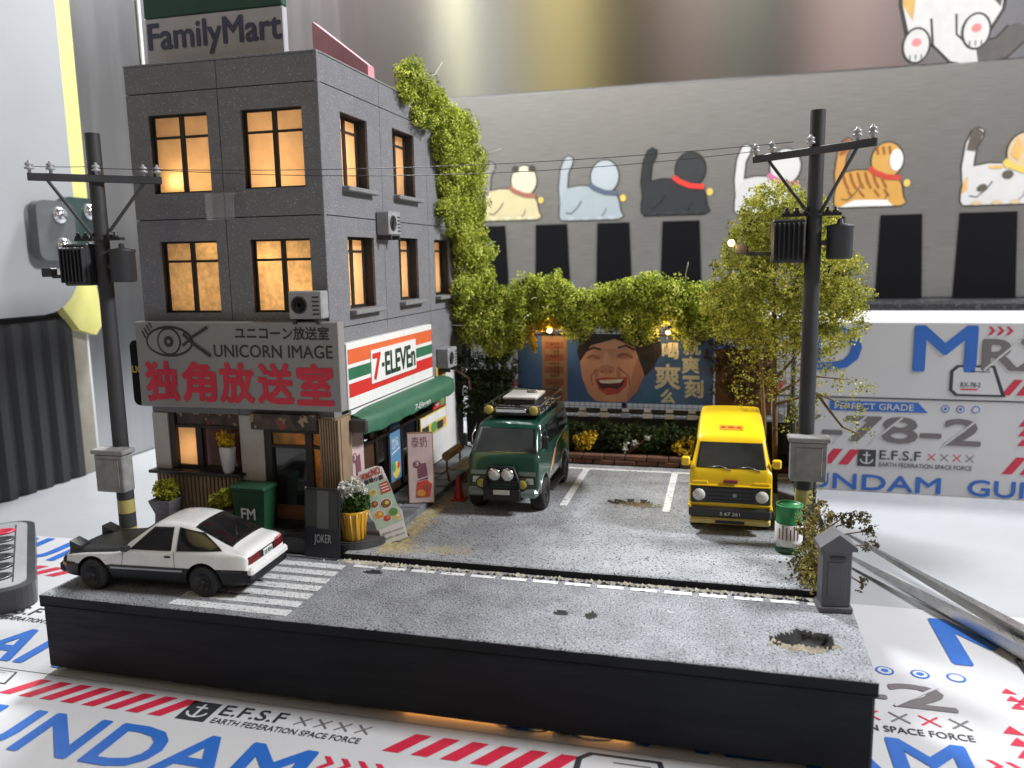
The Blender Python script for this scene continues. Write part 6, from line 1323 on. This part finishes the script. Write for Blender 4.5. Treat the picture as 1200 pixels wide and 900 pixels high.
bb = MB(); bb.tube([(-3.42, -.7, .75), (-3.46, -.7, 1.3), (-3.46, -.48, 1.92), (-3.46, .48, 1.92), (-3.46, .7, 1.3), (-3.42, .7, .75)], .055, 8); bb.tube([(-3.45, -.7, 1.4), (-3.45, .7, 1.4)], .04, 8); bb.build('bull_bar', m_seal, VAN)
bp = MB(); bp.box(-3.48, -3.05, -1.40, 1.40, .74, 1.06, bev=.1); bp.build('front_bumper', m_vs, VAN); bp = MB(); bp.box(-3.52, -3.2, -.75, .75, .6, 1.1, bev=.05); bp.build('winch_plate', m_seal, VAN)
MB().box(-3.55, -3.525, -.32, .32, .86, 1.04, bev=.008).build('number_plate', m_plate, VAN)
for y in (-.4, .5): MB().tube([(-3.04, y-.35, 2.36), (-2.96, y, 2.5), (-2.93, y+.25, 2.54)], .018, 5).build('wiper', m_seal, VAN)
bp = MB(); bp.box(3.0, 3.42, -1.38, 1.38, .6, .95, bev=.08); bp.build('rear_bumper', m_seal, VAN)
sk.end('rear_window', [(-1.0, 2.3), (1.0, 2.3), (.9, 3.0), (-.9, 3.0)], 1, .02, m_cglass, VAN)
rk = MB()
for z in (3.66, 3.98):
    rk.tube([(-1.75, -1.12, z), (-1.75, 1.12, z), (2.75, 1.12, z), (2.75, -1.12, z), (-1.75, -1.12, z)], .035, 6)
for x in (-1.75, -.6, .55, 1.65, 2.75):
    for sy in (-1, 1): rk.tube([(x, sy*1.12, 3.45), (x, sy*1.12, 3.98)], .03, 6)
    rk.tube([(x, -1.12, 3.66), (x, 1.12, 3.66)], .03, 6)
for q_ in np.arange(-.9, 1.0, .3): rk.tube([(-1.75, q_, 3.66), (2.75, q_, 3.66)], .02, 5)
rk = rk.build('roof_rack', m_seal, VAN); MB().box(-1.7, 2.7, -1.08, 1.08, 3.60, 3.63).build('rack_floor', m_seal, VAN)
bar = MB(); bar.box(-1.92, -1.80, -.62, .62, 3.74, 3.92, bev=.03); bar.build('light_bar', m_chrome, rk)
for sy in (-1, 1): MB().lathe([(.19, 0), (.19, .06), (.16, .09), (.08, .115), (0, .12)], 16, M=Matrix.Translation((-1.8, sy*.92, 3.84)) @ Matrix.Rotation(R(-90), 4, 'Y')).build('rack_lamp', m_ylens, rk)
LD = 'load on the rack of the green van'
VX, VY = -8.1, 32.5
W3 = lambda x, y, z: (VX-y, VY+x, z+.25)
mb = MB(); a = W3(-.2, .1, 3.7); mb.box(a[0]-.55, a[0]+.75, a[1]-.2, a[1]+1.5, a[2], a[2]+.32, bev=.04); tbx = mb.build('roof_crate', mat('crate_dark', (.045, .045, .047), .5), label='dark storage crate with white lid on the green van roof rack', cat='crate', group=LD)
mb = MB(); mb.box(a[0]-.62, a[0]+.82, a[1]-.27, a[1]+1.57, a[2]+.325, a[2]+.45, bev=.03); mb.build('lid', mat('lid_white', (.66, .66, .63), .4), tbx)
MB().lathe([(.22, 0), (.22, .08), (.12, .08), (.12, .03), (0, .03)], 18, M=Matrix.Translation((a[0]+.35, a[1]+1.0, a[2]+.455))).build('dial', m_rimg, tbx)
mb = MB(); a = W3(1.9, .55, 3.72); mb.lathe([(.36, 0), (.56, .0), (.62, .08), (.62, .22), (.56, .3), (.36, .3), (.32, .22), (.32, .08)], 24, M=Matrix.Translation(a)); mb.build('spare_tyre', mat('spare_green', (.06, .085, .06), .5, var=.2), label='spare tyre lying at the back of the green van roof rack', cat='tyre', group=LD)
mb = MB(); a = W3(-1.3, .35, 3.7); mb.box(a[0]-.45, a[0]+.3, a[1]-.3, a[1]+.5, a[2], a[2]+.14, bev=.02, mi=0)
for q_ in range(4): mb.box(a[0]-.4+q_*.18, a[0]-.3+q_*.18, a[1]-.25, a[1]+.45, a[2]+.14, a[2]+.17)
mb.build('sand_ladder', mat('ladder_grey', (.25, .25, .25), .4, metal=.7), label='grey metal recovery board flat on the front of the green van rack', cat='recovery board', group=LD)
mb = MB(); a = W3(-1.1, -.5, 3.7); mb.box(a[0]-.4, a[0]+.4, a[1]-.4, a[1]+.55, a[2], a[2]+.16, bev=.03); mb.build('flat_case', mat('case_black', (.02, .02, .021), .4), label='flat black case on the front of the green van rack', cat='case', group=LD)

# --- yellow high-roof van
m_vy = mat('van_yellow', (.84, .56, .004), .35, var=.04, coat=.25, rv=.05); m_vyd = mat('van_dark_band', (.018, .02, .02), .4)
Yv = [(-3.22, .45, 1.15, .8, 1.32, 1.2, 1.30, 1.3, 1.18, 0), (-3.18, .38, 1.28, .8, 1.40, 1.7, 1.38, 1.8, 1.26, 0), (-3.10, .36, 1.32, .8, 1.43, 2.1, 1.40, 2.22, 1.28, .02), (-3.0, .36, 1.33, .8, 1.44, 2.22, 1.41, 2.36, 1.28, .03), (-2.9, .36, 1.33, .8, 1.44, 2.26, 1.41, 2.5, 1.26, .03), (-2.42, .36, 1.33, .8, 1.44, 2.28, 1.41, 3.26, 1.16, .03), (-2.25, .36, 1.33, .8, 1.44, 2.28, 1.41, 3.38, 1.17, .04), (-1.5, .36, 1.33, .8, 1.44, 2.3, 1.41, 3.50, 1.17, .05), (-.7, .36, 1.33, .8, 1.44, 2.3, 1.41, 3.55, 1.17, .06),
      (0.4, .36, 1.33, .8, 1.44, 2.3, 1.41, 3.57, 1.17, .06), (2.6, .36, 1.33, .8, 1.44, 2.3, 1.41, 3.57, 1.16, .06), (2.95, .38, 1.32, .8, 1.43, 2.3, 1.4, 3.5, 1.14, .04), (3.1, .42, 1.28, .8, 1.4, 2.25, 1.36, 3.4, 1.08, .0), (3.18, .5, 1.15, .8, 1.3, 2.1, 1.26, 3.1, 1.0, 0)]
me = body_mesh(Yv, lambda x, k: 0, [m_vy, m_seal], [(-2.2, .46, .56), (1.7, .46, .56)], 1.44, True)
YV = thing('yellow_van', 'yellow high-roof van parked facing the road near the right pole', 'van', (.36, 31.85, .25), rotz=90, world=False)
link_part('body', me, YV); sk = Skin(me)
for x in (-2.2, 1.7):
    for y in (-1.2, 1.2): wheel(YV, x, y, .46, .46, .42, m_rimg, 6)
q = [(-1.20, 2.34), (1.20, 2.34), (1.07, 3.16), (-1.07, 3.16)]; sk.end('windscreen_seal', q, -1, .016, m_seal, YV); sk.end('windscreen', shrink(q, .055), -1, .03, mat('yellow_van_windscreen', (.03, .03, .028), .1, var=.25, spec=.6), YV)
for sy in (-1, 1):
    q = [(-2.6, 2.4), (-1.5, 2.4), (-1.5, 3.2), (-2.3, 3.2)]; sk.side('window_seal', q, sy, .014, m_seal, YV); sk.side('door_window', shrink(q, .05), sy, .026, m_cglass, YV)
    for (a, b) in ((-1.3, .6), (.8, 2.75)):
        q = [(a, 2.4), (b, 2.4), (b, 3.25), (a, 3.25)]; sk.side('window_seal', q, sy, .014, m_seal, YV); sk.side('side_window', shrink(q, .05), sy, .026, m_cglass, YV)
    sk.line([(-1.4, 3.3), (-1.4, .8)], 'side', sy, .02, .008, 'door_seam', m_seal, YV); sk.line([(.7, 3.3), (.7, .8)], 'side', sy, .02, .008, 'door_seam', m_seal, YV); sk.line([(-2.9, 2.02), (2.9, 2.02)], 'side', sy, .05, .012, 'body_crease', m_vy, YV)
    MB().lathe([(.21, 0), (.22, .05), (.2, .08), (.12, .12), (0, .13)], 20, M=Matrix.Translation((-3.24, sy*1.07, 1.42)) @ Matrix.Rotation(R(-90), 4, 'Y')).build('headlight', m_lens, YV)
    mi_ = MB(); mi_.box(-2.95, -2.75, sy*1.56-.15, sy*1.56+.15, 2.36, 2.68, bev=.05); mi_.box(-2.88, -2.8, sy*1.42-.06, sy*1.42+.06, 2.42, 2.5); mi_.build('mirror', m_vy, YV)
    mb = MB(); mb.box(-3.2, -3.1, sy*1.05-.28, sy*1.05+.28, 1.80, 1.9, bev=.02); mb.build('corner_vent', m_vy, YV)
    MB().box(-3.36, -2.9, sy*1.38-.06, sy*1.38+.06, .95, 1.05, bev=.02).build('bumper_end', m_vy, YV)
gr_ = MB(); gr_.box(-3.235, -3.1, -1.36, 1.36, 1.12, 1.72, bev=.03); gr_.build('grille_panel', m_vyd, YV)
for z in (1.24, 1.38, 1.52, 1.66): MB().box(-3.255, -3.236, -.8, .8, z-.02, z+.02, bev=.005).build('grille_bar', m_rimd, YV)
fr_ = MB(); fr_.box(-3.25, -3.12, -1.40, 1.40, 1.725, 1.785, bev=.02); fr_.box(-3.25, -3.12, -1.40, 1.40, 1.05, 1.11, bev=.02); fr_.build('grille_frame', m_vy, YV)
MB().box(-3.275, -3.257, -.22, -.08, 1.36, 1.5, bev=.01).build('badge', m_rimg, YV); MB().box(-3.26, -3.16, -.24, .24, 1.86, 1.97, bev=.01).build('name_badge', mat('badge_red', (.2, .02, .02), .4), YV)
bp = MB(); bp.box(-3.40, -3.0, -1.42, 1.42, .62, 1.0, bev=.08); bp.build('front_bumper', m_vyd, YV); bp = MB(); bp.box(-3.36, -3.0, -1.38, 1.38, .38, .615, bev=.06); bp.build('lower_valance', mat('cream_paint', (.55, .42, .12), .4), YV)
MB().box(-3.37, -3.355, -.5, .5, .42, .54).build('intake', m_seal, YV)
mb = MB(); mb.text('S 67 261', -.34, .74, .34, .86, 0, 0, Matrix.Translation((-3.42, 0, 0)) @ plane((0, 0, 0), (0, -1, 0), (0, 0, 1)), bold=.01); mb.build('plate_lettering', wht, YV)
for y in (-.55, .45): MB().tube([(-3.07, y-.45, 2.28), (-3.03, y-.1, 2.42), (-3.02, y+.35, 2.36)], .02, 5).build('wiper', m_rimg, YV)
sk.top('roof_decal', [(-1.85, .42), (-1.85, -.42), (-1.3, -.42), (-1.3, .42)], .012, mat('decal_deep_orange', (.70, .24, .01), .4), YV)
sk.end('rear_window', [(-1.0, 2.3), (1.0, 2.3), (.95, 3.1), (-.95, 3.1)], 1, .02, m_cglass, YV)
bp = MB(); bp.box(3.0, 3.36, -1.4, 1.4, .4, .8, bev=.08); bp.build('rear_bumper', m_vyd, YV)
for k_, (y0_, y1_) in enumerate(((-.36, -.2), (-.12, .12), (.2, .36))): sk.top('decal_mark', [(-1.68, y1_), (-1.68, y0_), (-1.48, y0_), (-1.48, y1_)], .018, mat('decal_dark_red', (.30, .05, .01), .4), YV)
# ------------------------------------------------------------------ centimetres to metres, table top at z = 0
for me in bpy.data.meshes: me.transform(Matrix.Scale(S, 4))
for o in col.objects:
    if o.type in ('MESH', 'EMPTY'):
        o.location = Vector(o.location)*S
        if o.parent is None: o.location.z += LIFT*S
